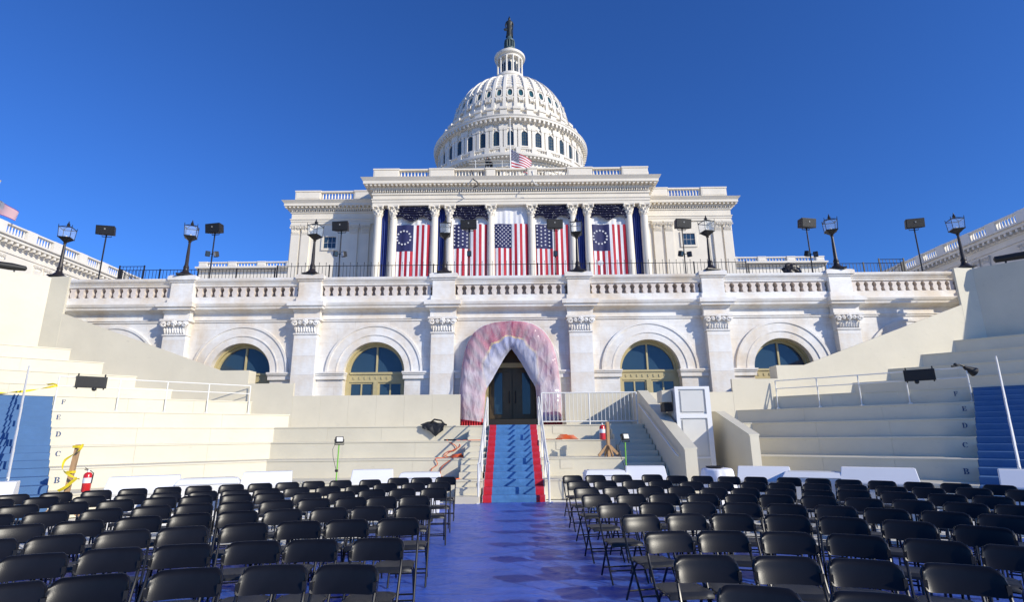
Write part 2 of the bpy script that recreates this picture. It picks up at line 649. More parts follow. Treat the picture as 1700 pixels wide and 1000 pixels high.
def capital_mesh(w, h):
    """Pilaster capital: bell, two rows of leaves, corner scrolls, rosette and abacus; front faces -y, base at z = 0."""
    b = MB()
    d = 0.34
    b.tbox(0, 0, 0, h * 0.82, w * 0.98, d, w * 1.10, d + 0.10)
    b.box(-w * 0.53, w * 0.53, -d / 2 - 0.045, d / 2, -0.06, 0.0)
    for row, (nl, z0, z1, out) in enumerate(((9, 0.0, h * 0.26, 0.05), (8, h * 0.06, h * 0.42, 0.075))):
        for i in range(nl):
            x = -w * 0.46 + w * 0.92 * (i + 0.5) / nl
            lw = w * 0.92 / nl * 0.78
            y = -d / 2 - 0.015 - 0.03 * row
            zt = z1
            b.add([(x - lw / 2, y, z0), (x + lw / 2, y, z0), (x + lw * 0.58, y - 0.03, z0 + (zt - z0) * 0.55), (x, y - out, zt), (x - lw * 0.58, y - 0.03, z0 + (zt - z0) * 0.55),
                   (x, y - 0.045, z0 + 0.01), (x, y - out - 0.02, zt - 0.06)],
                  [(0, 5, 6, 4), (5, 1, 2, 6), (4, 6, 3), (6, 2, 3), (0, 4, 3, 2, 1)])
    for s in (-1, 1):
        for k in range(2):
            cx, cz, r = s * w * (0.47 - 0.24 * k), h * (0.63 + 0.04 * k), h * (0.20 - 0.07 * k)
            pts = [(cx + s * r * (1 - t / 16) * math.cos(t * 0.75), -d / 2 - 0.12 - 0.004 * t, cz + r * (1 - t / 16) * math.sin(t * 0.75)) for t in range(13)]
            b.tube(pts, 0.045 - 0.012 * k, 6)
    for k in range(8):
        a = 2 * PI * k / 8
        b.ball((0.09 * math.cos(a), -d / 2 - 0.15, h * 0.72 + 0.09 * math.sin(a)), 0.05, 6)
    b.ball((0, -d / 2 - 0.19, h * 0.72), 0.06, 6)
    b.tube([(0, -d / 2 - 0.14, h * 0.45), (0, -d / 2 - 0.16, h * 0.62)], 0.03, 6)
    b.box(-w * 0.64, w * 0.64, -d / 2 - 0.17, d / 2, h * 0.86, h)
    b.box(-w * 0.60, w * 0.60, -d / 2 - 0.12, d / 2, h * 0.82, h * 0.86)
    return b


PW = 0.97
cap_me = capital_mesh(PW, 0.64).mesh('capital', 'marble_plain')
bays = []
for i in range(len(PIERS) - 1):
    bays.append((PIERS[i], PIERS[i + 1]))
for i, (p0, p1) in enumerate(bays):
    wall_bay(p0, p1, (p0 + p1) / 2, 1.30)
MB().box(-30, PIERS[0], YW, 23.95, 0, 6.52).obj('wall', 'marble', T)
MB().box(PIERS[-1], 30, YW, 23.95, 0, 6.52).obj('wall', 'marble', T)
# mouldings running the full length
MB().sweepx([(YW + 1, 6.52), (YW - 0.05, 6.52), (YW - 0.05, 6.58), (YW - 0.09, 6.60), (YW - 0.09, 6.64), (YW - 0.03, 6.66), (YW - 0.03, 6.90), (YW + 1, 6.90)], -30, 30).obj('architrave', 'marble_plain', T)
MB().sweepx([(YW + 1, 6.902), (YW - 0.06, 6.902), (YW - 0.12, 6.96), (YW - 0.16, 6.98), (YW - 0.34, 7.03), (YW - 0.36, 7.12), (YW - 0.40, 7.15), (YW - 0.44, 7.25), (YW - 0.44, 7.28), (YW + 1, 7.28)], -30, 30).obj('cornice', 'marble_plain', T)
MB().box(-30, 30, YW - 0.16, YW + 0.4, 7.282, 7.62).obj('plinth', 'marble_plain', T)
MB().sweepx([(YW + 0.24, 8.10), (YW - 0.14, 8.10), (YW - 0.16, 8.18), (YW - 0.20, 8.22), (YW - 0.20, 8.24), (YW - 0.27, 8.30), (YW - 0.30, 8.36), (YW - 0.30, 8.42), (YW - 0.24, 8.45), (YW + 0.24, 8.45)], -30, 30).obj('coping', 'marble_plain', T)
MB().box(-30, 30, YW + 0.28, YW + 0.40, 7.64, 8.10).obj('parapet_backing', 'marble_pink', T)
# balusters of the pierced balustrade
bp = [(-0.105, 0), (0.105, 0), (0.105, 0.05), (0.085, 0.07), (0.10, 0.12), (0.118, 0.19), (0.10, 0.26), (0.075, 0.30), (0.08, 0.33), (0.095, 0.37), (0.125, 0.42), (0.18, 0.445), (0.18, 0.48)]
bp = bp + [(-x, z) for x, z in reversed(bp) if x > 0]
bp = [q for k, q in enumerate(bp) if k == 0 or q != bp[0]]
bal_me = MB().prism(bp[1:], -0.10, 0.12).mesh('baluster', 'marble_pink')
nb_ = 13
edges = [-30] + PIERS + [30]
for i in range(len(edges) - 1):
    a, b = edges[i] + 0.50, edges[i + 1] - 0.50
    if i == 0:
        a = -22.5
    if i == len(edges) - 2:
        b = 22.5
    n = max(2, int(round((b - a) / 0.365)))
    for k in range(n):
        inst('baluster', bal_me, T, (a + (b - a) * (k + 0.5) / n, YW + 0.02, 7.621))
# piers with stone courses, capital, cornice break, pedestal
blk = {}
for px in PIERS:
    z = 0.0
    k = 0
    while z < 5.88:
        h = min((0.72, 0.98, 0.80)[k % 3], 5.90 - z)
        key = round(h, 3)
        if key not in blk:
            blk[key] = MB().cbox(-PW / 2, PW / 2, -(YW - YP), 0.0, 0.0, h - 0.004, 0.008).mesh('stone_block', 'marble_plain')
        inst('stone_block', blk[key], T, (px, YW - 0.001, z))
        z += h
        k += 1
    inst('capital', cap_me, T, (px, YP + 0.17, 5.96))
    b = MB()
    b.box(px - PW * 0.57, px + PW * 0.57, YP - 0.02, YW - 0.10, 6.601, 6.898)
    b.box(px - PW * 0.60, px + PW * 0.60, YP - 0.08, YW - 0.12, 6.898, 6.99)
    b.box(px - PW * 0.74, px + PW * 0.74, YP - 0.26, YW - 0.30, 6.99, 7.10)
    b.box(px - PW * 0.80, px + PW * 0.80, YP - 0.34, YW - 0.30, 7.10, 7.29)
    b.obj('cornice_block', 'marble_plain', T)
    b = MB()
    b.box(px - PW * 0.56, px + PW * 0.56, YP + 0.02, YW + 0.30, 7.291, 7.56)
    b.cbox(px - PW * 0.50, px + PW * 0.50, YP + 0.06, YW + 0.30, 7.56, 7.97, 0.006)
    b.cbox(px - PW * 0.50, px + PW * 0.50, YP + 0.06, YW + 0.30, 7.972, 8.28, 0.006)
    b.box(px - PW * 0.56, px + PW * 0.56, YP + 0.00, YW + 0.33, 8.28, 8.36)
    b.box(px - PW * 0.63, px + PW * 0.63, YP - 0.07, YW + 0.36, 8.36, 8.52)
    b.tbox(px, (YP + YW + 0.29) / 2, 8.52, 8.58, PW * 1.26, YW - YP + 0.43, PW * 1.1, YW - YP + 0.3)
    b.obj('pedestal', 'marble_plain', T)
# archivolts, imposts and windows
CD = 3                           # the middle bay holds the door
for i, (p0, p1) in enumerate(bays):
    cx = (p0 + p1) / 2
    b = MB()
    b.arc_band(cx, ZS, 1.95, 2.05, YW - 0.085, YW + 0.02)
    b.arc_band(cx, ZS, 1.62, 1.95, YW - 0.045, YW + 0.02)
    b.arc_band(cx, ZS, 1.57, 1.62, YW - 0.06, YW + 0.02)
    b.arc_band(cx, ZS, 1.28, 1.57, YW - 0.025, YW + 0.05)
    b.obj('archivolt', 'marble_plain', T, 30)
    for s in (-1, 1):
        b = MB()
        xa, xb = sorted((cx + s * 1.24, cx + s * 2.42))
        b.box(xa, xb, YW - 0.10, YW + 0.3, 4.02, 4.20)
        b.box(xa - 0.02, xb + 0.02, YW - 0.15, YW + 0.3, 4.20, 4.26)
        b.box(xa - 0.04, xb + 0.04, YW - 0.19, YW + 0.3, 4.26, ZS)
        b.obj('impost', 'marble_plain', T)
    yf = 23.30
    if i == CD:
        continue
    w = MB()
    w.arc_band(cx, ZS, 1.13, 1.31, yf, yf + 0.18)
    w.arc_band(cx, ZS, 1.22, 1.31, yf - 0.12, yf)
    for s in (-1, 1):
        w.box(cx + s * 1.22 - 0.09, cx + s * 1.22 + 0.09, yf, yf + 0.18, 2.0, ZS)
    w.box(cx - 1.13, cx + 1.13, yf - 0.03, yf + 0.16, ZS - 0.06, ZS + 0.03)
    w.box(cx - 1.13, cx + 1.13, yf + 0.02, yf + 0.16, ZS - 0.34, ZS - 0.06)
    w.box(cx - 1.13, cx + 1.13, yf - 0.01, yf + 0.16, ZS - 0.40, ZS - 0.34)
    for k in range(9):
        x = cx - 0.95 + 1.9 * k / 8
        w.box(x - 0.03, x + 0.03, yf - 0.005, yf + 0.03, ZS - 0.27, ZS - 0.16)
    w.box(cx - 0.10, cx + 0.10, yf - 0.02, yf + 0.16, 2.0, ZS - 0.40)
    wo = w.obj('window', 'khaki', T)
    MB().box(cx - 0.035, cx + 0.035, yf + 0.02, yf + 0.14, ZS + 0.03, ZS + 1.14).obj('mullion', 'khaki', wo)
    for s in (-1, 1):
        n = 14
        arc = [(cx + s * 0.036, ZS + 0.031)] + [(cx + s * 1.14 * math.cos(PI / 2 * k / n), ZS + 0.031 + 1.12 * math.sin(PI / 2 * k / n)) for k in range(n + 1)]
        arc[-1] = (cx + s * 0.036, ZS + 1.15)
        MB().prism(arc, yf + 0.09, yf + 0.11).obj('pane', 'glass', wo)
        x0, x1 = sorted((cx + s * 0.10, cx + s * 1.13))
        c = MB()
        c.box(x0, x0 + 0.07, yf + 0.03, yf + 0.10, 2.0, ZS - 0.40)
        c.box(x1 - 0.07, x1, yf + 0.03, yf + 0.10, 2.0, ZS - 0.40)
        c.box(x0 + 0.07, x1 - 0.07, yf + 0.03, yf + 0.10, ZS - 0.47, ZS - 0.40)
        xm = (x0 + x1) / 2
        c.box(xm - 0.03, xm + 0.03, yf + 0.03, yf + 0.10, 2.0, ZS - 0.47)
        c.obj('casement', 'khaki', wo)
        for xa, xb in ((x0 + 0.07, xm - 0.03), (xm + 0.03, x1 - 0.07)):
            MB().box(xa, xb, yf + 0.06, yf + 0.075, 2.0, ZS - 0.47).obj('pane', 'glass', wo)
    MB().box(cx - 1.5, cx + 1.5, 23.52, 23.56, 1.5, ZS + 1.4).obj('window_back', 'dark_room', wo)

# door in the middle bay
cx = (bays[CD][0] + bays[CD][1]) / 2
D = MB().box(cx - 1.32, cx + 1.32, 23.62, 23.70, 2.0, 5.7).obj('door', 'bronze_door', T)
b = MB()
for s in (-1, 1):
    b.box(cx + s * 1.14 - 0.12, cx + s * 1.14 + 0.12, 23.45, 23.62, 2.0, 5.6)
b.box(cx - 1.02, cx + 1.02, 23.45, 23.62, 4.52, 4.72)
b.box(cx - 1.02, cx + 1.02, 23.40, 23.62, 4.66, 4.72)
b.obj('door_frame', 'khaki', D)
for s in (-1, 1):
    x0, x1 = sorted((cx + s * 0.012, cx + s * 1.0))
    lf = MB()
    lf.box(x0, x1, 23.54, 23.61, 2.32, 4.5)
    for (a, c, z0, z1) in ((x0 + 0.03, x0 + 0.10, 2.36, 4.46), (x1 - 0.10, x1 - 0.03, 2.36, 4.46), (x0 + 0.10, x1 - 0.10, 2.36, 2.5), (x0 + 0.10, x1 - 0.10, 4.36, 4.46)):
        lf.box(a, c, 23.50, 23.54, z0, z1)
    lo = lf.obj('door_leaf', 'bronze_door', T)
    lo.parent = D
    xg = cx + s * 0.60
    MB().box(xg - 0.17, xg + 0.17, 23.515, 23.535, 2.55, 4.3).obj('door_pane', 'glass', D)
    MB().tube([(cx + s * 0.13, 23.46, 3.02), (cx + s * 0.13, 23.42, 3.06), (cx + s * 0.13, 23.42, 3.46), (cx + s * 0.13, 23.46, 3.50)], 0.022, 8).obj('handle', 'iron', D)
MB().box(cx - 1.0, cx + 1.0, 22.0, 23.5, 2.03, 2.30).obj('threshold', 'dark_room', D)

# ================================================================== CENTRAL BUILDING (portico front)
YC = 58.0


def zc(v, Y=YC, u=845.0):
    return atY(u, v, Y).z


def xc(u, v, Y=YC):
    return atY(u, v, Y).x


B = thing('portico_building', 'cream stone building with a columned portico hung with striped flags, above the terrace', 'building')
half = (xc(1085, 306) - xc(605, 306)) / 2        # cornice half width
hpar = (xc(1072, 290) - xc(619, 290)) / 2        # parapet half width
z_col = zc(342.5)
z_base = 17.6
pk = (xc(1067, 380) - xc(623.5, 380)) / 2 / 222.0
colx = [s * o * pk for o in (222, 196, 128, 102, 34) for s in (-1, 1)]
hent = 222 * pk + 0.62
MB().box(-hent - 0.3, hent + 0.3, YC - 0.9, 64, 7.2, z_base - 0.5).obj('podium', 'stone_paint', B)
MB().box(-hent - 0.4, hent + 0.4, YC - 1.1, 64, z_base - 0.5, z_base).obj('podium_cornice', 'stone_paint', B)
MB().box(-hent, hent, YC + 3.4, 64, z_base, z_col).obj('rear_wall', 'stone_paint', B)
MB().box(-hent, hent, YC + 0.6, YC + 3.4, z_col - 0.3, z_col).obj('portico_ceiling', 'stone_paint', B)
# columns
zs1 = zc(359.5)
cb = MB()
cb.box(-0.66, 0.66, -0.66, 0.66, 0, 0.16)
cb.lathe([(0.62, 0.16), (0.65, 0.22), (0.62, 0.28), (0.53, 0.31), (0.56, 0.37), (0.53, 0.42), (0.47, 0.44)], 20)
cbase_me = cb.mesh('column_base', 'stone_paint', 30)
hs = zs1 - z_base - 0.44
shaft = [(0.455 - 0.06 * (t / 8) ** 1.6, 0.44 + hs * t / 8) for t in range(9)]
cshaft_me = MB().lathe(shaft + [(0.44, 0.44 + hs), (0.44, 0.50 + hs)], 24).mesh('column_shaft', 'stone_paint', 30)
hc = z_col - zs1 - 0.02
cc = MB()
cc.lathe([(0.40, 0.06), (0.42, hc * 0.4), (0.50, hc * 0.8), (0.56, hc * 0.88)], 16)
for row, (z0, z1, r0, r1) in enumerate(((0.05, hc * 0.40, 0.42, 0.56), (hc * 0.2, hc * 0.66, 0.45, 0.64))):
    for k in range(8):
        a = 2 * PI * (k + 0.5 * row) / 8
        for (da, zz) in ((0, 0),):
            ca, sa = math.cos(a), math.sin(a)
            tx, ty = -sa * 0.13, ca * 0.13
            cc.add([(ca * r0 - tx, sa * r0 - ty, z0), (ca * r0 + tx, sa * r0 + ty, z0), (ca * (r0 + 0.06) + tx, sa * (r0 + 0.06) + ty, z1 - 0.14), (ca * r1, sa * r1, z1), (ca * (r0 + 0.06) - tx, sa * (r0 + 0.06) - ty, z1 - 0.14), (ca * (r1 - 0.02), sa * (r1 - 0.02), z1 - 0.20)],
                   [(0, 1, 2, 4), (4, 2, 3), (2, 5, 3), (5, 4, 3), (0, 4, 5), (1, 5, 2), (0, 5, 1)])
for k in range(4):
    a = PI / 4 + k * PI / 2
    ca, sa = math.cos(a), math.sin(a)
    cc.ball((ca * 0.76, sa * 0.76, hc * 0.76), 0.15, 8)
    cc.tube([(ca * 0.48, sa * 0.48, hc * 0.45), (ca * 0.62, sa * 0.62, hc * 0.62), (ca * 0.76, sa * 0.76, hc * 0.80)], 0.06, 6)
    a2 = k * PI / 2
    cc.ball((math.cos(a2) * 0.58, math.sin(a2) * 0.58, hc * 0.80), 0.12, 8)
o0 = len(cc.v)
cc.plan([(-0.68, -0.60), (-0.60, -0.68), (0, -0.56), (0.60, -0.68), (0.68, -0.60), (0.56, 0), (0.68, 0.60), (0.60, 0.68), (0, 0.56), (-0.60, 0.68), (-0.68, 0.60), (-0.56, 0)], hc * 0.87, hc)
ccap_me = cc.mesh('column_capital', 'stone_paint')
for x in colx:
    sh = inst('column_shaft', cshaft_me, B, (x, YC, z_base))
    inst('base', cbase_me, sh)
    inst('capital', ccap_me, sh, (0, 0, zs1 - z_base + 0.01))


def entablature(parent, x0, x1, y0, y1, zz, names=('architrave', 'frieze', 'cornice'), m='stone_paint', mod=True, ends=True, prj=0.9):
    """zz: z of column top, architrave top, frieze top, cornice bottom edge, cornice top."""
    za, zb, zd, ze, zf = zz
    b = MB()
    b.box(x0, x1, y0, y1, za, za + (zb - za) * 0.45)
    b.box(x0 - 0.06, x1 + 0.06, y0 - 0.06, y1, za + (zb - za) * 0.45, zb - 0.10)
    b.box(x0 - 0.14, x1 + 0.14, y0 - 0.14, y1, zb - 0.10, zb)
    b.obj('architrave', m, parent)
    MB().box(x0, x1, y0, y1, zb + 0.001, zd).obj('frieze', m, parent)
    b = MB()
    b.box(x0 - 0.12, x1 + 0.12, y0 - 0.12, y1, zd, zd + (ze - zd) * 0.25)
    b.box(x0 - 0.30, x1 + 0.30, y0 - 0.30, y1, zd + (ze - zd) * 0.55, ze)
    b.box(x0 - prj, x1 + prj, y0 - prj, y1, ze, ze + (zf - ze) * 0.45)
    b.frustum([(x0 - prj, y0 - prj, ze + (zf - ze) * 0.45), (x1 + prj, y0 - prj, ze + (zf - ze) * 0.45), (x1 + prj, y1, ze + (zf - ze) * 0.45), (x0 - prj, y1, ze + (zf - ze) * 0.45)],
              [(x0 - prj - 0.28, y0 - prj - 0.28, zf), (x1 + prj + 0.28, y0 - prj - 0.28, zf), (x1 + prj + 0.28, y1, zf), (x0 - prj - 0.28, y1, zf)])
    b.obj('cornice', m, parent)
    if mod:
        b = MB()
        n = int((x1 - x0 + 1.2) / 0.48)
        for k in range(n + 1):
            x = x0 - 0.55 + (x1 - x0 + 1.1) * k / n
            b.box(x - 0.11, x + 0.11, y0 - prj + 0.10, y0 - 0.2, ze - 0.20, ze - 0.002)
        nn = int((y1 - y0) / 0.5)
        for k in range(nn):
            y = y0 + 0.3 + k * 0.5
            for s, xx in ((-1, x0), (1, x1)):
                xa, xb = sorted((xx + s * 0.2, xx + s * (prj - 0.1)))
                b.box(xa, xb, y - 0.11, y + 0.11, ze - 0.20, ze - 0.002)
        n = int((x1 - x0) / 0.26)
        for k in range(n):
            x = x0 + (x1 - x0) * (k + 0.5) / n
            b.box(x - 0.075, x + 0.075, y0 - 0.26, y0 - 0.1, zd + (ze - zd) * 0.27, zd + (ze - zd) * 0.55)
        stuff(b.obj('modillions', m, parent))


def lathe_baluster(b, x, y, z0, h, r=0.11, n=8):
    o = len(b.v)
    b.lathe([(r * 1.1, 0), (r * 1.1, h * 0.08), (r * 0.6, h * 0.14), (r * 1.0, h * 0.34), (r * 0.85, h * 0.5), (r * 0.5, h * 0.78), (r * 0.75, h * 0.9), (r * 1.1, h * 0.93), (r * 1.1, h)], n, x, y)
    for i in range(o, len(b.v)):
        p = b.v[i]
        b.v[i] = (p[0], p[1], p[2] + z0)


def parapet(parent, segs, y0, y1, zb, zp, zt, m='stone_paint', pitch=0.36):
    """segs: list of ('p'|'b', x0, x1): pedestals and baluster runs."""
    xa, xb = segs[0][1], segs[-1][2]
    b = MB().box(xa, xb, y0 + 0.05, y1 - 0.05, zb, zp)
    b.obj('parapet_base', m, parent)
    for kind, x0, x1 in segs:
        if kind == 'p':
            b = MB()
            b.box(x0, x1, y0, y1, zp + 0.002, zt - 0.16)
            b.box(x0 - 0.05, x1 + 0.05, y0 - 0.08, y1 + 0.05, zt - 0.16, zt)
            b.box(x0 + 0.12, x1 - 0.12, y0 - 0.03, y0 + 0.02, zp + 0.14, zt - 0.28)
            b.obj('parapet_pedestal', m, parent)
        else:
            b = MB()
            n = max(2, int((x1 - x0) / pitch))
            for k in range(n):
                lathe_baluster(b, x0 + (x1 - x0) * (k + 0.5) / n, (y0 + y1) / 2, zp + 0.002, zt - 0.2 - zp)
            stuff(b.obj('balusters', m, parent, 40))
            MB().box(x0 + 0.052, x1 - 0.052, y0 + 0.04, y1 - 0.04, zt - 0.2, zt - 0.02).obj('rail', m, parent)


zz = (z_col, zc(332), zc(325.5), zc(312), zc(303))
entablature(B, -hent, hent, YC - 0.55, 74, zz, prj=0.95)
zt = zc(281, YC)
zp = zc(297, YC)
sg = []
pu = [(619, 661, 'p'), (661, 711, 'b'), (711, 752, 'p'), (752, 804, 'b'), (804, 820, 'p'), (820, 873, 'b'), (873, 889, 'p'), (889, 939, 'b'), (939, 980, 'p'), (980, 1029, 'b'), (1029, 1072, 'p')]
ofs = (xc(619, 290) + xc(1072, 290)) / 2
for a, c, k in pu:
    sg.append((k, xc(a, 290) - ofs, xc(c, 290) - ofs))
parapet(B, sg, YC - 0.4, YC + 0.3, zz[4], zp, zt)
MB().box(-hent, hent, YC + 0.4, 74, zz[4] + 0.01, zz[4] + 0.25).obj('roof', 'roof', B)
for s in (-1, 1):
    b = MB()
    b.box(s * hpar - 0.3, s * hpar + 0.3, YC + 0.5, 74, zz[4] + 0.26, zt - 0.2)
    b.obj('side_parapet', 'stone_paint', B)
# wings of the central building
YG = 62.0
for s in (-1, 1):
    uo = 845.2 + s * 368          # wing outer edge in the picture (wall)
    xo = abs(xc(845.2 + 368, 400, YG) - xc(845.2 - 368, 400, YG)) / 2
    xi = hent - 0.2
    W = MB().box(min(s * xi, s * xo), max(s * xi, s * xo), YG, 90, 7.2, zc(370, YG)).obj('wing_wall', 'stone_paint', B)
    xa, xb = sorted((s * (xi + 0.9), s * xo))
    entablature(B, xa, xb, YG - 0.15, 90, (zc(370, YG), zc(361.5, YG), zc(352, YG), zc(343, YG), zc(335, YG)), prj=0.75)
    zwt = zc(313, YG)
    zwp = zc(327, YG)
    e = [(485, 527, 'p'), (527, 583, 'b'), (583, 612, 'p')]
    sg = [(k, abs(xc(a, 320, YG) + 0.4), abs(xc(c, 320, YG) + 0.4)) for a, c, k in e]
    sg = [(k, min(s * p, s * q), max(s * p, s * q)) for k, p, q in sg]
    sg.sort(key=lambda t: t[1])
    parapet(B, sg, YG + 0.1, YG + 0.7, zc(335, YG), zwp, zwt)
    b = MB().box(s * (xo - 0.5) - 0.3, s * (xo - 0.5) + 0.3, YG + 0.8, 90, zc(335, YG), zwt - 0.1)
    b.obj('side_parapet', 'stone_paint', B)
    # pilasters
    zp0, zp1 = zc(386.5, YG), zc(371, YG)
    for du in (359, 342, 262, 243):
        x = s * abs(xc(845.2 + du, 400, YG) - xc(845.2 - du, 400, YG)) / 2
        pl = MB().box(x - 0.50, x + 0.50, YG - 0.22, YG - 0.001, 10, zp0).obj('pilaster', 'stone_paint', B)
        o = capital_mesh(1.0, zp1 - zp0 - 0.02).obj('capital', 'stone_paint', pl)
        o.location = (x, YG - 0.05, zp0 + 0.01)
    # window
    ux = 548 - 845.2 if s < 0 else 1143.5 - 845.2
    x = xc(845.2 + ux, 400, YG)
    z0, z1 = zc(410, YG, 845.2), zc(391, YG, 845.2)
    wv = MB()
    for (a, c, d, e2) in ((-1.0, -0.75, z0 - 0.25, z1 + 0.25), (0.75, 1.0, z0 - 0.25, z1 + 0.25), (-0.75, 0.75, z0 - 0.25, z0), (-0.75, 0.75, z1, z1 + 0.25)):
        wv.box(x + a, x + c, YG - 0.14, YG + 0.02, d, e2)
    w = wv.obj('window', 'stone_paint', B)
    for i in range(2):
        for j in range(3):
            xx = x - 0.74 + 1.48 * j / 3
            zq = z0 + (z1 - z0) * i / 2
            MB().box(xx + 0.025, xx + 0.4933 - 0.025, YG - 0.03, YG - 0.015, zq + 0.025, zq + (z1 - z0) / 2 - 0.025).obj('pane', 'glass', w)
    MB().box(x - 0.75, x + 0.75, YG - 0.012, YG - 0.004, z0, z1).obj('sash', 'stone_far', w)

# ================================================================== SIDE WINGS (end pavilions seen along their inner walls) and connecting buildings
XWG = 66.0
for s in (-1, 1):
    WB = thing('wing_building', 'far wing of the building seen end-on behind the ' + SIDE[s] + ', balustrade and dentil cornice', 'building')
    V = {}
    for nm, vv in (('top', 362), ('ped', 384), ('ctop', 388), ('cbot', 397), ('fr', 405), ('arch', 416), ('cap0', 432), ('cap1', 420)):
        V[nm] = atX(0, vv, -XWG).z
    xw = s * XWG
    y0, y1 = 40.0, 108.0
    xs = lambda a, c: (min(xw + s * a, xw + s * c), max(xw + s * a, xw + s * c))
    b = MB().box(*xs(0, 40), y0, y1, 4, V['arch'])
    b.obj('wall', 'stone_far', WB)
    b = MB()
    b.box(*xs(-0.15, 40), y0 - 0.15, y1 + 0.15, V['arch'] + 0.001, V['fr'])
    b.box(*xs(-0.30, 40), y0 - 0.3, y1 + 0.3, V['fr'], V['cbot'])
    b.box(*xs(-1.1, 40), y0 - 1.1, y1 + 1.1, V['cbot'], V['ctop'] - 0.25)
    b.box(*xs(-1.4, 40), y0 - 1.4, y1 + 1.4, V['ctop'] - 0.25, V['ctop'])
    b.obj('cornice', 'stone_far', WB)
    b = MB()
    y = y0
    while y < y1:
        b.box(*xs(-1.0, -0.30), y, y + 0.32, V['cbot'] - 0.42, V['cbot'] - 0.002)
        y += 0.85
    stuff(b.obj('modillions', 'stone_far', WB))
    MB().box(*xs(0.1, 0.8), y0, y1, V['ctop'] + 0.002, V['ped']).obj('parapet_base', 'stone_far', WB)
    # pedestals at the measured places along the wall, then balusters between
    us = [(0, 0.0), (45, 155)]
    yy = []
    ped = [atX(px, 362 + 0.42 * px, -XWG).y for px in (6, 57, 99, 141, 176, 210, 240)]
    ped = [y0 + 4.0, y0 + 10.5, ped[0] - 4.6] + ped
    last = None
    for py in ped:
        MB().box(*xs(0.05, 0.9), py - 0.75, py + 0.75, V['ped'] + 0.002, V['top']).obj('parapet_pedestal', 'stone_far', WB)
        if last is not None and py - last > 2:
            bb = MB()
            n = int((py - last - 1.5) / 0.42)
            for k in range(n):
                lathe_baluster(bb, xw + s * 0.45, last + 0.75 + (py - last - 1.5) * (k + 0.5) / n, V['ped'] + 0.002, V['top'] - V['ped'] - 0.22, 0.13, 6)
            stuff(bb.obj('balusters', 'stone_far', WB, 40))
            MB().box(*xs(0.1, 0.8), last + 0.752, py - 0.752, V['top'] - 0.22, V['top'] - 0.02).obj('rail', 'stone_far', WB)
        last = py
    for k in range(9):
        y = y0 + 3 + k * 7.2
        zt_ = V['cap0']
        for dy in (0, 1.6):
            pl = MB().box(*xs(-0.25, 0), y + dy - 0.5, y + dy + 0.5, 6, zt_).obj('pilaster', 'stone_far', WB)
            o = capital_mesh(1.0, V['cap1'] - zt_ - 0.02).obj('capital', 'stone_far', pl)
            o.location = (xw - s * 0.03, y + dy, zt_)
            o.rotation_euler = (0, 0, -s * PI / 2)
    # connecting building between the portico building and the wing
    KB = thing('connecting_building', 'low balustraded building between the portico and the wing behind the ' + SIDE[s], 'building')
    YK = 92.0
    zt2, zp2, zc2, zcb = zc(430, YK), zc(437.5, YK), zc(441, YK), zc(446, YK)
    xa, xb = sorted((s * (hent + 8), s * (XWG - 10.3)))
    MB().box(xa, xb, YK, 104, 6, zcb).obj('wall', 'stone_far', KB)
    b = MB()
    b.box(xa, xb, YK - 0.5, 104, zcb + 0.001, zcb + 0.3)
    b.box(xa, xb, YK - 1.1, 104, zcb + 0.3, zc2)
    b.obj('cornice', 'stone_far', KB)
    sg = []
    x = XWG - 10.3
    while x > hent + 10:
        sg.append(('p', x - 1.4, x))
        sg.append(('b', x - 5.2, x - 1.4))
        x -= 5.2
    sg.append(('p', x - 1.4, x))
    sg = [(k, min(s * p, s * q), max(s * p, s * q)) for k, p, q in sg]
    sg.sort(key=lambda t: t[1])
    parapet(KB, sg, YK, YK + 0.7, zc2 + 0.002, zp2, zt2, 'stone_far', 0.5)

# ================================================================== DOME
YD = 120.0
DM = thing('dome', 'great white ribbed dome with ringed windows and columned lantern, above the portico roof', 'dome')


def rz(p):
    return [(r * YD, EYE + z * YD) for r, z in p]


def dobj(name, b, m='dome_paint', smooth=30):
    o = b.obj(name, m, DM, smooth)
    o.location = (0, YD, 0)
    return o


def polar(me_or_mb, name, n, m='dome_paint', phase=0.0, lim=110, parent=None, smooth=None):
    """Copies of a piece built at the front (towards -y) of the dome, turned round its axis; only the half the camera could see."""
    me = me_or_mb.mesh(name, m, smooth) if isinstance(me_or_mb, MB) else me_or_mb
    out = []
    for k in range(n):
        a = 360.0 * (k + phase) / n
        a = (a + 180) % 360 - 180
        if abs(a) > lim:
            continue
        out.append(inst(name, me, parent or DM, (0, YD, 0), R(a)))
    return out


NS = 144
dobj('peristyle_wall', MB().lathe(rz([(0.140, 0.34), (0.140, 0.4475), (0.1455, 0.4475), (0.1455, 0.452), (0.148, 0.4525), (0.148, 0.4595), (0.151, 0.460), (0.151, 0.4625)]), NS, cap=False))
dobj('peristyle_cornice', MB().lathe(rz([(0.150, 0.4626), (0.161, 0.4665), (0.1625, 0.4668), (0.1635, 0.4705), (0.1635, 0.4715), (0.150, 0.4720), (0.143, 0.4722)]), NS, cap=False))
b = MB()
b.box(-0.10, 0.10, -0.1605 * YD, -0.151 * YD, EYE + 0.4637 * YD, EYE + 0.4668 * YD)
me = b.mesh('modillion', 'dome_paint')
pm = MB()
for k in range(144):
    a = R(360 * k / 144)
    if abs((360 * k / 144 + 180) % 360 - 180) > 115:
        continue
    o = len(pm.v)
    pm.box(-0.18, 0.18, -0.1612 * YD, -0.1505 * YD, EYE + 0.4630 * YD, EYE + 0.4662 * YD)
    pm.xf(Matrix.Rotation(a, 4, 'Z'), o)
stuff(dobj('modillions', pm, smooth=None))
# peristyle columns below the cornice
b = MB().lathe([(0.5, EYE + 0.36 * YD), (0.45, EYE + 0.441 * YD), (0.7, EYE + 0.4475 * YD)], 12, 0, -0.1475 * YD)
polar(b, 'peristyle_column', 36, phase=0.5, lim=75, smooth=40)
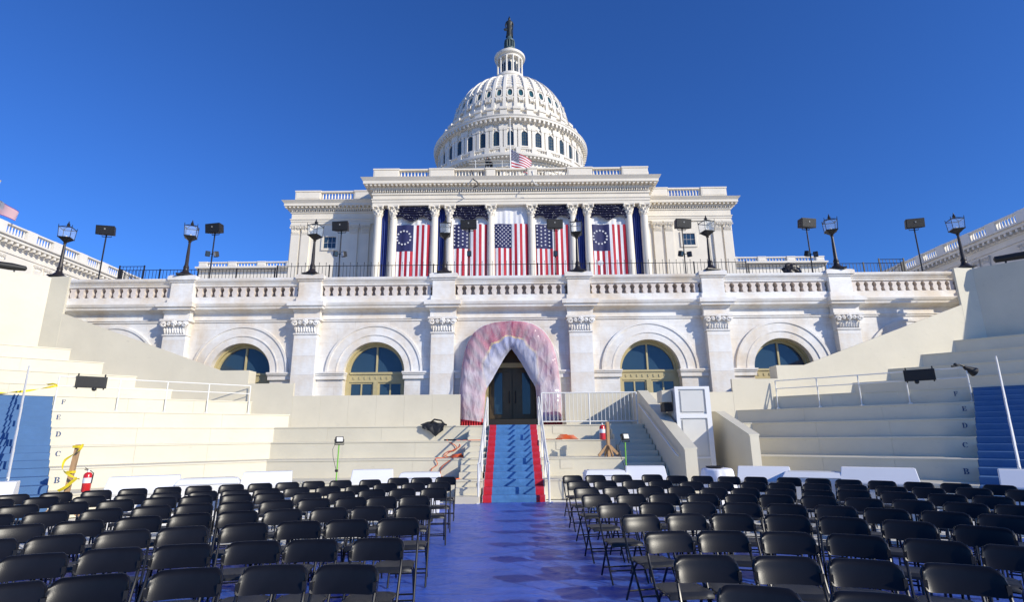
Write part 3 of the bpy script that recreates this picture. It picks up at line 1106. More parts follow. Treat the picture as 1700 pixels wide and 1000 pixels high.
# balustrade
bl = MB()
for k in range(36 * 8):
    deg = 360 * (k + 0.5) / 288
    if abs((deg + 180) % 360 - 180) > 110 or k % 8 in (3, 4):
        continue
    o = len(bl.v)
    lathe_baluster(bl, 0, -0.1565 * YD, EYE + 0.4722 * YD, 0.0092 * YD, 0.13, 6)
    bl.xf(Matrix.Rotation(R(deg), 4, 'Z'), o)
stuff(dobj('balusters', bl, smooth=40))
dobj('balustrade_rail', MB().lathe(rz([(0.1552, 0.4812), (0.1582, 0.4812), (0.1582, 0.4835), (0.1552, 0.4835)]), NS, cap=False))
b = MB().box(-0.5, 0.5, -0.1588 * YD, -0.1545 * YD, EYE + 0.4722 * YD, EYE + 0.4842 * YD)
polar(b, 'balustrade_pedestal', 36, phase=0.5)
# upper drum with arched windows
dobj('drum', MB().lathe(rz([(0.1435, 0.4722), (0.1435, 0.4860), (0.1425, 0.4865), (0.1425, 0.5290), (0.1440, 0.5292), (0.1440, 0.5315), (0.1425, 0.5317), (0.1425, 0.5375)]), NS, cap=False))
win = MB()
zb_, zt_, ww = EYE + 0.4945 * YD, EYE + 0.5185 * YD, 0.66
yw_ = -0.1425 * YD
arch = [(-ww, zb_), (ww, zb_)] + [(ww * math.cos(PI * k / 12), zt_ + ww * math.sin(PI * k / 12)) for k in range(13)]
frame = MB()
frame.arc_band(0, zt_, ww, ww + 0.30, yw_ - 0.22, yw_ + 0.3)
for s in (-1, 1):
    frame.box(s * (ww + 0.15) - 0.15, s * (ww + 0.15) + 0.15, yw_ - 0.22, yw_ + 0.3, zb_, zt_)
frame.box(-ww - 0.42, ww + 0.42, yw_ - 0.36, yw_ + 0.3, zb_ - 0.3, zb_)
frame.box(-0.16, 0.16, yw_ - 0.36, yw_, zt_ + ww, zt_ + ww + 0.5)
fm = frame.mesh('window_frame', 'dome_paint')
pane_me = MB().prism(arch, yw_ - 0.05, yw_ - 0.02).mesh('window_pane', 'glass')
br = MB()
for x in (-0.22, 0.22):
    br.box(x - 0.035, x + 0.035, yw_ - 0.10, yw_ - 0.05, zb_, zt_ + 0.55)
for j in range(1, 5):
    z = zb_ + (zt_ - zb_) * j / 4.0
    br.box(-ww, ww, yw_ - 0.095, yw_ - 0.052, z - 0.03, z + 0.03)
bar_me = br.mesh('glazing_bar', 'verdigris')
for o in polar(fm, 'window_frame', 36):
    inst('window_pane', pane_me, o)
    inst('glazing_bar', bar_me, o)
b = MB()
for x in (-0.46, 0.46):
    b.box(x - 0.34, x + 0.34, yw_ - 0.35, yw_ + 0.3, EYE + 0.4866 * YD, EYE + 0.529 * YD)
    b.box(x - 0.42, x + 0.42, yw_ - 0.45, yw_ + 0.3, EYE + 0.4866 * YD, EYE + 0.4900 * YD)
    b.box(x - 0.42, x + 0.42, yw_ - 0.45, yw_ + 0.3, EYE + 0.5255 * YD, EYE + 0.5289 * YD)
b.box(-0.95, 0.95, yw_ - 0.4, yw_ + 0.3, EYE + 0.5293 * YD, EYE + 0.5372 * YD)
polar(b, 'pilaster', 36, phase=0.5)
dobj('drum_cornice', MB().lathe(rz([(0.1425, 0.5376), (0.1455, 0.5385), (0.1455, 0.5400), (0.1475, 0.5410), (0.1475, 0.5440), (0.1535, 0.5450), (0.1535, 0.5480), (0.1550, 0.5500), (0.1550, 0.5512), (0.1400, 0.5530)]), NS, cap=False))
b = MB()
b.box(-0.20, 0.20, -0.1530 * YD, -0.147 * YD, EYE + 0.5395 * YD, EYE + 0.5448 * YD)
polar(b, 'cornice_bracket', 108, lim=105)
# attic ring and shell
dobj('attic', MB().lathe(rz([(0.1395, 0.5525), (0.1395, 0.5560), (0.1340, 0.5565), (0.1340, 0.5700), (0.1375, 0.5710), (0.1385, 0.5750), (0.1350, 0.5765), (0.1270, 0.5800), (0.1230, 0.5835), (0.1180, 0.5840)]), NS, cap=False))
b = MB()
b.box(-0.75, 0.75, -0.1392 * YD, -0.133 * YD, EYE + 0.5562 * YD, EYE + 0.5708 * YD)
b.box(-0.85, 0.85, -0.1412 * YD, -0.133 * YD, EYE + 0.5710 * YD, EYE + 0.5757 * YD)
b.box(-0.85, 0.85, -0.1412 * YD, -0.133 * YD, EYE + 0.5540 * YD, EYE + 0.5562 * YD)
polar(b, 'attic_pedestal', 36, phase=0.5)
RB, ZB, HD = 0.119, 0.583, 0.125


def shell(t):
    a = t * R(72)
    return RB * math.cos(a) ** 0.8, ZB + HD * math.sin(a)


prof = [shell(k / 24) for k in range(25)]
dobj('shell', MB().lathe(rz(prof), NS, cap=False), smooth=60)
rib = MB()
for k in range(24):
    p, q = prof[k], prof[k + 1]
    w0, w1 = (0.50 - 0.26 * k / 24), (0.50 - 0.26 * (k + 1) / 24)
    h = 0.0032
    P0 = [(-w0, -(p[0] - 0.001) * YD, EYE + p[1] * YD), (w0, -(p[0] - 0.001) * YD, EYE + p[1] * YD), (w0 * 0.8, -(p[0] + h) * YD, EYE + (p[1] + h * 0.4) * YD), (-w0 * 0.8, -(p[0] + h) * YD, EYE + (p[1] + h * 0.4) * YD)]
    P1 = [(-w1, -(q[0] - 0.001) * YD, EYE + q[1] * YD), (w1, -(q[0] - 0.001) * YD, EYE + q[1] * YD), (w1 * 0.8, -(q[0] + h) * YD, EYE + (q[1] + h * 0.4) * YD), (-w1 * 0.8, -(q[0] + h) * YD, EYE + (q[1] + h * 0.4) * YD)]
    rib.add(P0 + P1, [(0, 1, 5, 4), (1, 2, 6, 5), (2, 3, 7, 6), (3, 0, 4, 7)])
polar(rib, 'rib', 36, phase=0.5, smooth=40)
# bands of plating between the ribs
for t in (0.03, 0.38, 0.45, 0.52, 0.60, 0.68):
    r0, z0 = shell(t)
    dobj('shell_band', MB().lathe(rz([(r0 - 0.001, z0 - 0.0012), (r0 + 0.0011, z0 - 0.0010), (r0 + 0.0009, z0 + 0.0010), (r0 - 0.003, z0 + 0.0014)]), NS, cap=False))
# oval windows of the shell, each framed
t0 = 0.245
r0, z0 = shell(t0)
r1, z1 = shell(t0 + 0.01)
ang = math.atan2(-(r1 - r0), z1 - z0)       # lean of the shell back from vertical
om = Matrix.Translation((0, -r0 * YD, EYE + z0 * YD)) @ Matrix.Rotation(-ang, 4, 'X')
fr = MB()
n = 20
vs = []
for i in range(n):
    a = 2 * PI * i / n
    for (rx, rzv, y) in ((0.52, 1.02, 0.05), (0.52, 1.02, -0.30), (0.76, 1.28, -0.30), (0.80, 1.32, 0.1)):
        sq = lambda q: math.copysign(abs(q) ** 0.75, q)
        vs.append((rx * sq(math.cos(a)), y, rzv * sq(math.sin(a))))
fs = []
for i in range(n):
    j = (i + 1) % n
    for k in range(3):
        fs.append((i * 4 + k, j * 4 + k, j * 4 + k + 1, i * 4 + k + 1))
fr.add(vs, fs)
fr.box(-0.5, 0.5, -0.42, 0.0, 1.42, 1.75)
fr.box(-0.22, 0.22, -0.5, 0.0, 1.7, 2.15)
fr.box(-0.85, 0.85, -0.40, 0.05, -1.8, -1.5)
fr.box(-0.6, -0.3, -0.45, 0.05, -2.6, -1.8)
fr.box(0.3, 0.6, -0.45, 0.05, -2.6, -1.8)
fr.box(-0.25, 0.25, -0.4, 0.05, -2.4, -1.9)
fr.xf(om)
pn = MB().add([(0.55 * sq(math.cos(2 * PI * i / n)), -0.06, 1.05 * sq(math.sin(2 * PI * i / n))) for i in range(n)], [list(range(n))]).xf(om)
pn_me = pn.mesh('oval_pane', 'glass_teal')
for o in polar(fr, 'oval_window', 36, smooth=40):
    inst('oval_pane', pn_me, o)
# crown ring, tholos, lantern roof
rt, ztp = prof[-1]
dobj('tholos_base', MB().lathe(rz([(0.046, 0.694), (0.046, 0.706), (0.040, 0.7065), (0.040, 0.7150), (0.0345, 0.7155), (0.0345, 0.7225), (0.0355, 0.7230), (0.0355, 0.7255), (0.0325, 0.7260), (0.0325, 0.7285), (0.0300, 0.7290), (0.0300, 0.7330), (0.0285, 0.7335), (0.02, 0.7336)]), 48, cap=False))
dobj('tholos_core', MB().lathe(rz([(0.0185, 0.7336), (0.0185, 0.7735)]), 24, cap=False))
b = MB().lathe([(0.36, EYE + 0.7336 * YD), (0.36, EYE + 0.7350 * YD), (0.27, EYE + 0.7356 * YD), (0.23, EYE + 0.7695 * YD), (0.36, EYE + 0.7735 * YD)], 12, 0, -0.0262 * YD)
polar(b, 'tholos_column', 12, phase=0.5, lim=181, smooth=40)
tw = 0.42
tz0, tz1 = EYE + 0.7385 * YD, EYE + 0.7610 * YD
ta = [(-tw, tz0), (tw, tz0)] + [(tw * math.cos(PI * k / 8), tz1 + tw * math.sin(PI * k / 8)) for k in range(9)]
polar(MB().prism(ta, -0.0190 * YD, -0.0180 * YD), 'tholos_window', 12, m='glass', lim=100)
dobj('tholos_cornice', MB().lathe(rz([(0.018, 0.7736), (0.0275, 0.7736), (0.0275, 0.7775), (0.0300, 0.7790), (0.0320, 0.7800), (0.0330, 0.7830), (0.0330, 0.7845), (0.0300, 0.7850), (0.0290, 0.7885), (0.0180, 0.7960), (0.0130, 0.8010), (0.0120, 0.8035)]), 48, cap=False), smooth=35)
b = MB()
b.lathe(rz([(0.0125, 0.8036), (0.0125, 0.8070), (0.0085, 0.8075), (0.0085, 0.8240), (0.0108, 0.8250), (0.0112, 0.8275), (0.0085, 0.8300), (0.0065, 0.8330), (0.0055, 0.8385)]), 24)
lo = dobj('lantern', b, 'verdigris', 35)
b = MB().lathe([(0.17, EYE + 0.8076 * YD), (0.14, EYE + 0.8248 * YD)], 8, 0, -0.0105 * YD)
polar(b, 'lantern_column', 12, m='verdigris', lim=181, smooth=40)

# statue on the lantern: robed figure with crested helmet, sword arm and shield
ST = thing('statue', 'dark bronze robed figure with crested helmet standing on top of the dome lantern', 'statue', (0, YD, EYE + 0.8386 * YD))
b = MB()
Hs = 0.052 * YD
pf = [(0.95, 0), (0.98, 0.04), (0.90, 0.09), (0.80, 0.20), (0.78, 0.32), (0.84, 0.42), (0.70, 0.50), (0.66, 0.58), (0.80, 0.68), (0.82, 0.74), (0.55, 0.795), (0.24, 0.82), (0.20, 0.845), (0.30, 0.87), (0.33, 0.90), (0.28, 0.935), (0.12, 0.955), (0.02, 0.96)]
k = 24
vs = []
for j, (r, z) in enumerate(pf):
    for i in range(k):
        a = 2 * PI * i / k
        fold = 1 + (0.10 * math.sin(7 * a + 2 * z) + 0.05 * math.sin(13 * a)) * max(0.0, 1 - z / 0.8)
        vs.append((r * fold * math.cos(a) * (1.05 if z > 0.4 else 0.95), r * fold * 0.72 * math.sin(a), z * Hs))
fs = [(j * k + i, j * k + (i + 1) % k, (j + 1) * k + (i + 1) % k, (j + 1) * k + i) for j in range(len(pf) - 1) for i in range(k)]
b.add(vs, fs)
b.obj('robe', 'bronze', ST, 50)
b = MB()
b.tube([(0, 0.2, Hs * 0.93), (0, -0.05, Hs * 0.985), (0, -0.25, Hs * 0.97), (0, -0.36, Hs * 0.93)], 0.13, 8)
b.obj('crest', 'bronze', ST, 50)
MB().tube([(0.72, 0, Hs * 0.73), (0.95, -0.12, Hs * 0.60), (0.92, -0.30, Hs * 0.46)], 0.22, 8, 0.13).obj('arm', 'bronze', ST, 50)
MB().tube([(-0.72, 0, Hs * 0.73), (-0.98, -0.1, Hs * 0.60), (-0.95, -0.25, Hs * 0.46)], 0.22, 8, 0.13).obj('arm', 'bronze', ST, 50)
MB().tube([(0.92, -0.34, Hs * 0.50), (0.86, -0.30, Hs * 0.02)], 0.07, 6).obj('sword', 'bronze', ST)
b = MB().lathe([(0.02, 0), (0.5, 0.03), (0.52, 0.10), (0.02, 0.14)], 14)
b.xf(Matrix.Translation((-0.98, -0.35, Hs * 0.32)) @ Matrix.Rotation(R(80), 4, 'X'))
b.obj('shield', 'bronze', ST, 40)

# ================================================================== SEATING STANDS (U-shaped tiers)
KA, KB_ = 0.669, 0.743
STEP = 0.505
CK = {1: 15.9, 2: 17.3, 3: 18.7, 4: 20.1, 5: 21.5, 6: 22.5, 7: 24.6, 8: 25.58, 9: 26.5, 10: 27.43, 11: 28.33}
ZK = {k: STEP * k for k in range(0, 7)}
ZK.update({7: 3.53, 8: 4.05, 9: 4.60, 10: 5.15})
YK4 = {1: 15.3, 2: 16.7, 3: 18.1, 4: 19.5, 5: 21.2}
YWALL = 21.2
T_ST0, T_ST1, T_END = -0.80, 2.10, 5.0


def pl(c, t, s):
    return (s * (KA * c + KB_ * t), KB_ * c - KA * t)


def t_at(c, y):
    return (KB_ * c - y) / KA


def t_start(k):
    return t_at(CK[k], YK4[k]) if k <= 4 else t_at(CK[k], YWALL)


def riser(parent, p, q, z0, z1, m='cream', thick=0.03, L=2.44, name='riser_panel'):
    p, q = Vector(p), Vector(q)
    d = q - p
    n = max(1, int(math.ceil(d.length / L - 0.02)))
    u = d.normalized()
    nrm = Vector((u.y, -u.x))
    # thickness goes away from the camera
    if nrm.y < 0:
        nrm = -nrm
    for i in range(n):
        a = p + d * (i / n) + u * 0.002
        b = p + d * ((i + 1) / n) - u * 0.002
        off = nrm * random.uniform(0.0, 0.004)
        a, b = a + off, b + off
        MB().plan([tuple(a), tuple(b), tuple(b + nrm * thick), tuple(a + nrm * thick)], z0, z1).obj(name, m, parent)


def tread(parent, poly, z, m='cream', th=0.036):
    return MB().plan(poly, z - th, z).obj('tread', m, parent)


def letter(ch):
    """Stencil capital about 1 x 0.85, as flat thick polygons in the x/z plane."""
    b = MB()
    def arc(cx, cz, rx, rz, a0, a1, w):
        n = 10
        o = [(cx + rx * math.cos(R(a0 + (a1 - a0) * i / n)), cz + rz * math.sin(R(a0 + (a1 - a0) * i / n))) for i in range(n + 1)]
        q = [(cx + (rx - w) * math.cos(R(a0 + (a1 - a0) * i / n)), cz + (rz - 0.10) * math.sin(R(a0 + (a1 - a0) * i / n))) for i in range(n, -1, -1)]
        b.prism(o + q, -0.003, 0.0)
    def rect(x0, x1, z0, z1):
        b.prism([(x0, z0), (x1, z0), (x1, z1), (x0, z1)], -0.003, 0.0)
    if ch in 'BDEF':
        rect(0.08, 0.28, 0.1, 0.9)
        rect(0.0, 0.36, 0.0, 0.09)
        rect(0.0, 0.36, 0.91, 1.0)
    if ch == 'B':
        arc(0.40, 0.75, 0.33, 0.25, -88, 90, 0.19)
        arc(0.40, 0.25, 0.38, 0.25, -90, 88, 0.20)
    if ch == 'D':
        arc(0.40, 0.5, 0.42, 0.5, -90, 90, 0.20)
    if ch == 'C':
        arc(0.45, 0.5, 0.45, 0.5, 100, 260, 0.20)
        arc(0.48, 0.5, 0.36, 0.5, 25, 82, 0.14)
        arc(0.48, 0.5, 0.36, 0.5, -82, -40, 0.08)
    if ch in 'EF':
        rect(0.41, 0.72, 0.91, 1.0)
        rect(0.64, 0.72, 0.70, 0.91)
        rect(0.33, 0.50, 0.46, 0.55)
        rect(0.50, 0.57, 0.38, 0.64)
    if ch == 'E':
        rect(0.41, 0.74, 0.0, 0.09)
        rect(0.66, 0.74, 0.09, 0.30)
    return b


def rail_run(parent, pts, zb, zt, zm, r=0.021, name='rail', m='white_metal'):
    MB().tube([(x, y, zt) for x, y in pts], r, 8).obj('top_rail', m, parent, 40)
    MB().tube([(x, y, zm) for x, y in pts], r * 0.85, 8).obj('mid_rail', m, parent, 40)


for s in (-1, 1):
    word = 'sunlit' if s < 0 else 'shaded'
    SB = thing('seating_stand', word + ' cream plywood seating stand with stencilled row letters B to F', 'stand')
    for k in range(1, 11):
        ta = t_start(k)
        # front edge of this tier, up to the blue steps; the upper tiers run on past them
        te = T_ST0 if k <= 6 else T_END
        zb = ZK[k - 1]
        riser(SB, pl(CK[k], ta, s), pl(CK[k], te, s), zb - (0.02 if k > 1 else 0), ZK[k] - 0.037)
        tb = t_start(k + 1) if k + 1 <= 11 and k + 1 <= 10 else t_at(CK[11], YWALL)
        if k < 11:
            cf = CK[k] - 0.02
            t_f = t_at(cf, YK4[k] - 0.02) if k <= 4 else t_at(cf, YWALL)
            cb_ = CK[k + 1] + 0.05
            t_b = t_at(cb_, YK4[k + 1] + 0.05) if k + 1 <= 4 else t_at(cb_, YWALL)
            if k == 6:
                te = T_END
            tread(SB, [pl(cf, t_f, s), pl(cf, te, s), pl(cb_, te, s), pl(cb_, t_b, s)], ZK[k])
        if k <= 6:
            # the rows beyond the steps
            riser(SB, pl(CK[k], T_ST1, s), pl(CK[k], T_END, s), max(0, zb - 0.02), ZK[k] - 0.037)
            if k < 6:
                tread(SB, [pl(CK[k] - 0.02, T_ST1, s), pl(CK[k] - 0.02, T_END, s), pl(CK[k + 1] + 0.05, T_END, s), pl(CK[k + 1] + 0.05, T_ST1, s)], ZK[k])
    # closing panel along the steps
    for tt in (T_ST0, T_ST1):
        prof = [(CK[1], 0.0)]
        for k in range(1, 6):
            prof += [(CK[k] + 0.03, ZK[k] - 0.04), (CK[k + 1] + 0.03, ZK[k] - 0.04)]
        prof += [(CK[6] + 0.03, 0.0)]
        dd = 0.03 if tt == T_ST0 else -0.03
        vs = [pl(c, tt - 0.002 * (1 if dd > 0 else -1), s) + (z,) for c, z in prof] + [pl(c, tt - dd, s) + (z,) for c, z in prof]
        n = len(prof)
        MB().add(vs, [list(range(n)), list(range(2 * n - 1, n - 1, -1))] + [(i, (i + 1) % n, n + (i + 1) % n, n + i) for i in range(n)]).obj('side_panel', 'cream_side', SB)
    # letters at the end of rows B..F
    for ch, k in zip('BCDEF', (2, 3, 4, 5, 6)):
        lb = letter(ch)
        h = 0.135
        # the letter reads along the riser, seen from the seats
        tpos = T_ST0 - ((0.12 if ch != 'F' else 0.22) if s < 0 else (0.30 if ch != 'F' else 0.48))
        zc_ = ZK[k] - 0.22 - h / 2 + (0.02 if ch != 'B' else -0.06)
        ex = Vector(pl(0, 1, s)) - Vector(pl(0, 0, s))      # direction of growing t
        ex = ex.normalized() * (-1 if s < 0 else 1)         # to the right in the picture
        org = Vector(pl(CK[k] - 0.004, tpos, s))
        nv = Vector((-ex.y, ex.x))
        mtx = Matrix(((ex.x * h, nv.x * 1.0, 0, org.x), (ex.y * h, nv.y * 1.0, 0, org.y), (0, 0, h, zc_), (0, 0, 0, 1)))
        lb.xf(mtx)
        lo = lb.obj('row_letter', 'print_blue', SB)
        lo['label'] = 'dark blue stencilled letter ' + ch
    # tall back wall at the top and its return towards the terrace
    tw0 = t_at(CK[11], YWALL)
    riser(SB, pl(CK[11], tw0, s), pl(CK[11], T_END + 1, s), 5.0, 8.12, 'cream', 0.08, 2.44, 'back_wall_panel')
    x0, x1 = sorted((s * 18.05, s * (KA * CK[11] + KB_ * tw0)))
    MB().box(x0, x1, YWALL - 0.004, YWALL + 0.1, 5.0, 8.14).obj('back_wall_return', 'cream', SB)
    # wall closing the stand towards the terrace, with sloping top
    p = [(8.5, 1.6), (8.5, 3.72), (10.3, 3.72), (10.3, 4.24), (11.4, 4.24), (18.05, 6.60), (18.05, 1.6)]
    p = [(s * x, z) for x, z in p]
    MB().prism(p, YWALL, YWALL + 0.12).obj('end_wall', 'cream_side', SB)
    x0, x1 = sorted((s * 10.3, s * 10.6))
    MB().box(x0, x1, YWALL + 0.121, YWALL + 0.6, 3.0, 4.238).obj('end_wall_return', 'cream_side', SB)
    MB().plan([pl(CK[11] + 0.1, tw0, s), pl(CK[11] + 0.1, T_END + 1, s), pl(CK[11] + 0.25, T_END + 1, s), pl(CK[11] + 0.25, tw0, s)], 0, 8.0).obj('rear_frame', 'cream_side', SB)

    # guard rail standing on the E tread in front of row F
    G = thing('guard_rail', 'thin white steel guard rail along the row above F on the ' + SIDE[s], 'railing')
    cr = CK[6] - 0.06
    ta = t_at(cr, YWALL - 0.12)
    tz = 3.62
    rail_run(G, [pl(cr, ta, s), pl(cr, T_ST0 - 0.05, s)], 2.5, tz, 3.32, 0.02)
    for f in (0.0, 0.25, 0.48, 0.72, 1.0):
        t = ta + (T_ST0 - 0.05 - ta) * f
        x, y = pl(cr, t, s)
        po = MB().tube([(x, y, 2.60), (x, y, tz)], 0.021, 8).obj('post', 'white_metal', G, 40)
        MB().box(x - 0.05, x + 0.05, y - 0.05, y + 0.03, 2.527, 2.60).obj('bracket', 'white_metal', po)

    # blue steps
    BS = thing('blue_steps', ('bright blue carpeted steps' if s < 0 else 'navy blue carpeted steps in shade') + ' climbing beside the letters of the ' + SIDE[s], 'steps')
    for j in range(1, 19):
        c0 = CK[1] - 0.934 + 0.467 * (j - 1) if j <= 15 else CK[5] + 0.333 * (j - 15)
        c1 = (CK[1] - 0.934 + 0.467 * j if j < 15 else CK[5] + 0.333 * (j - 14)) + 0.02
        z1 = 0.1683 * j - (0.004 if j == 18 else 0)
        MB().plan([pl(c0, T_ST0 + 0.004, s), pl(c0, T_ST1 - 0.004, s), pl(c1, T_ST1 - 0.004, s), pl(c1, T_ST0 + 0.004, s)], max(0.0, z1 - 0.34), z1).obj('step', 'stair_blue', BS, bevel=0.012)
    HR = thing('step_handrail', 'white handrail in two lengths down the middle of the ' + ('bright' if s < 0 else 'navy') + ' blue steps', 'handrail')
    tr = -0.08
    for (ca, cb2) in ((14.6, 18.7), (18.75, 22.9)):
        def zst(c):
            return max(0.0, min(3.03, (c - 14.97) / 0.467 * 0.1683 + 0.17))
        for dz, nm, rr in ((0.92, 'top_rail', 0.020), (0.58, 'mid_rail', 0.016)):
            pts = [pl(c, tr, s) + (zst(c) + dz,) for c in (ca, ca + 0.3, cb2 - 0.2, cb2)]
            MB().tube(pts, rr, 8).obj(nm, 'white_metal', HR, 40)
        for f in (0.03, 0.35, 0.67, 0.97):
            c = ca + (cb2 - ca) * f
            x, y = pl(c, tr, s)
            MB().tube([(x, y, max(0, zst(c) - 0.17)), (x, y, zst(c) + 0.92)], 0.024, 8).obj('post', 'white_metal', HR, 40)

# ---- middle tiers below the terrace wall
CT = thing('middle_tiers', 'cream plywood tiers and low wall across the middle, either side of the carpeted steps', 'stand')


def corner(k):
    return (CK[k] - KB_ * YK4[k]) / KA if k <= 4 else (CK[5] - KB_ * YWALL) / KA


for k in range(1, 5):
    y0, y1 = YK4[k], YK4[k + 1]
    segs = [(-corner(k), -0.83, -corner(k + 1)), (0.83, 3.3, None), (6.56, corner(k), corner(k + 1))]
    if k == 4:
        segs = [(-corner(k), -0.83, -corner(k + 1)), (0.83, corner(k), corner(k + 1))]
    for (a, c, e) in segs:
        riser(CT, (a, y0), (c, y0), ZK[k - 1] - (0.02 if k > 1 else 0), ZK[k] - 0.037)
        if a < 0:
            poly = [(a, y0 - 0.02), (c, y0 - 0.02), (c, y1 + 0.05), (e, y1 + (0.05 if k < 4 else 0.0))]
        elif e:
            poly = [(a, y0 - 0.02), (c, y0 - 0.02), (e, y1 + (0.05 if k < 4 else 0.0)), (a, y1 + 0.05)]
        else:
            poly = [(a, y0 - 0.02), (c, y0 - 0.02), (c, y1 + 0.05), (a, y1 + 0.05)]
        tread(CT, poly, ZK[k])
tread(CT, [(-0.829, 19.32), (0.829, 19.32), (0.829, 21.95), (-0.829, 21.95)], ZK[4])
for (a, c) in ((-8.498, -2.03), (2.03, 8.498)):
    riser(CT, (a, YWALL), (c, YWALL), 2.0, 3.23, 'cream_side', 0.1, 1.22, 'wall_panel')
for s in (-1, 1):
    x = s * 0.832
    prof = [(15.3, 0.0)]
    for k in range(1, 5):
        prof += [(YK4[k] + 0.03, ZK[k] - 0.04), (YK4[k + 1] + 0.03, ZK[k] - 0.04)]
    prof += [(21.2, 0.0)]
    n = len(prof)
    vs = [(x, y, z) for y, z in prof] + [(x + s * 0.03, y, z) for y, z in prof]
    MB().add(vs, [list(range(n)), list(range(2 * n - 1, n - 1, -1))] + [(i, (i + 1) % n, n + (i + 1) % n, n + i) for i in range(n)]).obj('side_panel', 'cream_side', CT)
# narrow side steps beside the carpeted flight
for k in range(1, 5):
    for j in (1, 2):
        y = YK4[k] - 0.467 * (3 - j)
        z = ZK[k - 1] + 0.1683 * j
        MB().box(-1.52, -0.87, y, YK4[k] - 0.005, ZK[k - 1] + 0.002, z).obj('side_step', 'cream', CT, bevel=0.006)
    MB().box(-0.985, -0.90, YK4[k] - 0.016, YK4[k] - 0.003 + 0.0, ZK[k] - 0.21, ZK[k] - 0.07).obj('vent', 'grey_vent', CT)
    MB().box(1.38, 1.75, YK4[k] - 0.012, YK4[k] - 0.003, ZK[k] - 0.30, ZK[k] - 0.05).obj('hatch', 'cream_side', CT)

# ---- carpeted steps from the door
CS = thing('carpeted_steps', 'steps with blue carpet and red borders under clear plastic, below the door', 'steps')
NSTEP, YS0, YS1 = 12, 14.72, 19.32
TR = (YS1 - YS0) / NSTEP
RZ = ZK[4] / NSTEP
for j in range(NSTEP):
    y = YS0 + TR * j
    z = RZ * (j + 1)
    st = MB().box(-0.82, 0.82, y, y + TR + 0.02, max(0, z - RZ * 2.2), z - 0.008).obj('step', 'white', CS)
    for (xa, xb, m, nm) in ((-0.80, -0.575, 'carpet_red', 'carpet_border'), (-0.575, 0.575, 'carpet_blue', 'carpet'), (0.575, 0.80, 'carpet_red', 'carpet_border')):
        c = MB()
        nu = 14 if nm == 'carpet' else 4
        path = [(-0.012, -RZ + 0.0), (-0.014, -RZ * 0.5), (-0.016, -0.02), (-0.006, 0.002), (TR * 0.5, 0.003), (TR - 0.012, 0.003)]
        def fn(u, v, path=path, xa=xa, xb=xb, y=y, z=z):
            i = min(int(v * (len(path) - 1) + 1e-6), len(path) - 1)
            py, pz = path[i]
            x = xa + (xb - xa) * u
            w = 0.006 * noise.noise(Vector((x * 9, (y + py) * 9, (z + pz) * 9)))
            return (x, y + py - abs(w), z + pz - 0.004 + abs(w))
        c.grid(fn, nu, len(path) - 1)
        c.obj(nm, m, st, 60, normals=False)
for s in (-1, 1):
    HR = thing('stair_handrail', 'white steel handrail of the carpeted steps on the side of the ' + SIDE[s], 'handrail')
    x = s * 0.90
    zr = lambda y: max(0.0, (y - YS0) / (YS1 - YS0) * ZK[4])
    for dz, nm, rr in ((0.95, 'top_rail', 0.03), (0.50, 'mid_rail', 0.022)):
        MB().tube([(x, YS0 - 0.25, 0.02 + dz), (x, YS0 + 0.1, zr(YS0 + 0.1) + dz), (x, YS1, ZK[4] + dz), (x, YS1 + 0.35, ZK[4] + dz)], rr, 8).obj(nm, 'white_metal', HR, 40)
    for y in (YS0 - 0.22, 16.2, 17.7, YS1 + 0.3):
        base = max(v for kk, v in ZK.items() if kk == 0 or (kk <= 4 and y > YK4[kk]))
        MB().tube([(x, y, base), (x, y, zr(min(y, YS1)) + 0.95)], 0.028, 8).obj('post', 'white_metal', HR, 40)
    MB().box(x - 0.035, x + 0.035, YS0 - 0.40, YS0 - 0.10, 0.0, 0.03).obj('foot_plate', 'white_metal', HR)

# ---- second flight on the right with its parapets
RS = thing('side_stairs', 'plain cream stairs in shadow between the tiers and the sloping parapet', 'steps')
for j in range(NSTEP):
    y = 15.5 + (19.5 - 15.5) / NSTEP * j
    z = RZ * (j + 1)
    MB().box(3.34, 4.50, y, y + 0.42, max(0, z - 0.36), z - 0.002 * (j == NSTEP - 1)).obj('step', 'cream', RS, bevel=0.006)
prof = [(15.3, 0.0)]
for k in range(1, 4):
    prof += [(YK4[k] + 0.03, ZK[k] - 0.04), (YK4[k + 1] + 0.03, ZK[k] - 0.04)]
prof += [(19.4, 0.0)]
n = len(prof)
MB().add([(3.301, y, z) for y, z in prof] + [(3.336, y, z) for y, z in prof], [list(range(n)), list(range(2 * n - 1, n - 1, -1))] + [(i, (i + 1) % n, n + (i + 1) % n, n + i) for i in range(n)]).obj('side_panel', 'cream_side', RS)


def parapet_wall(name, label, x0, x1, pts):
    P_ = thing(name, label, 'parapet')
    vs = [(x0, y, z) for y, z in pts] + [(x1, y, z) for y, z in pts]
    n = len(pts)
    MB().add(vs, [list(range(n)), list(range(2 * n - 1, n - 1, -1))] + [(i, (i + 1) % n, n + (i + 1) % n, n + i) for i in range(n)]).obj('panel', 'cream_side', P_)
    top = [q for q in pts if q[1] > 0]
    for a, c in zip(top[:-1], top[1:]):
        d = Vector((0, c[0] - a[0], c[1] - a[1]))
        MB().add([(x, y, z + dz) for x in (x0 - 0.02, x1 + 0.02) for (y, z) in (a, c) for dz in (0.002, 0.04)],
                 [(0, 1, 3, 2), (4, 6, 7, 5), (1, 5, 7, 3), (0, 2, 6, 4), (0, 4, 5, 1), (2, 3, 7, 6)]).obj('coping', 'cream', P_)
    return P_


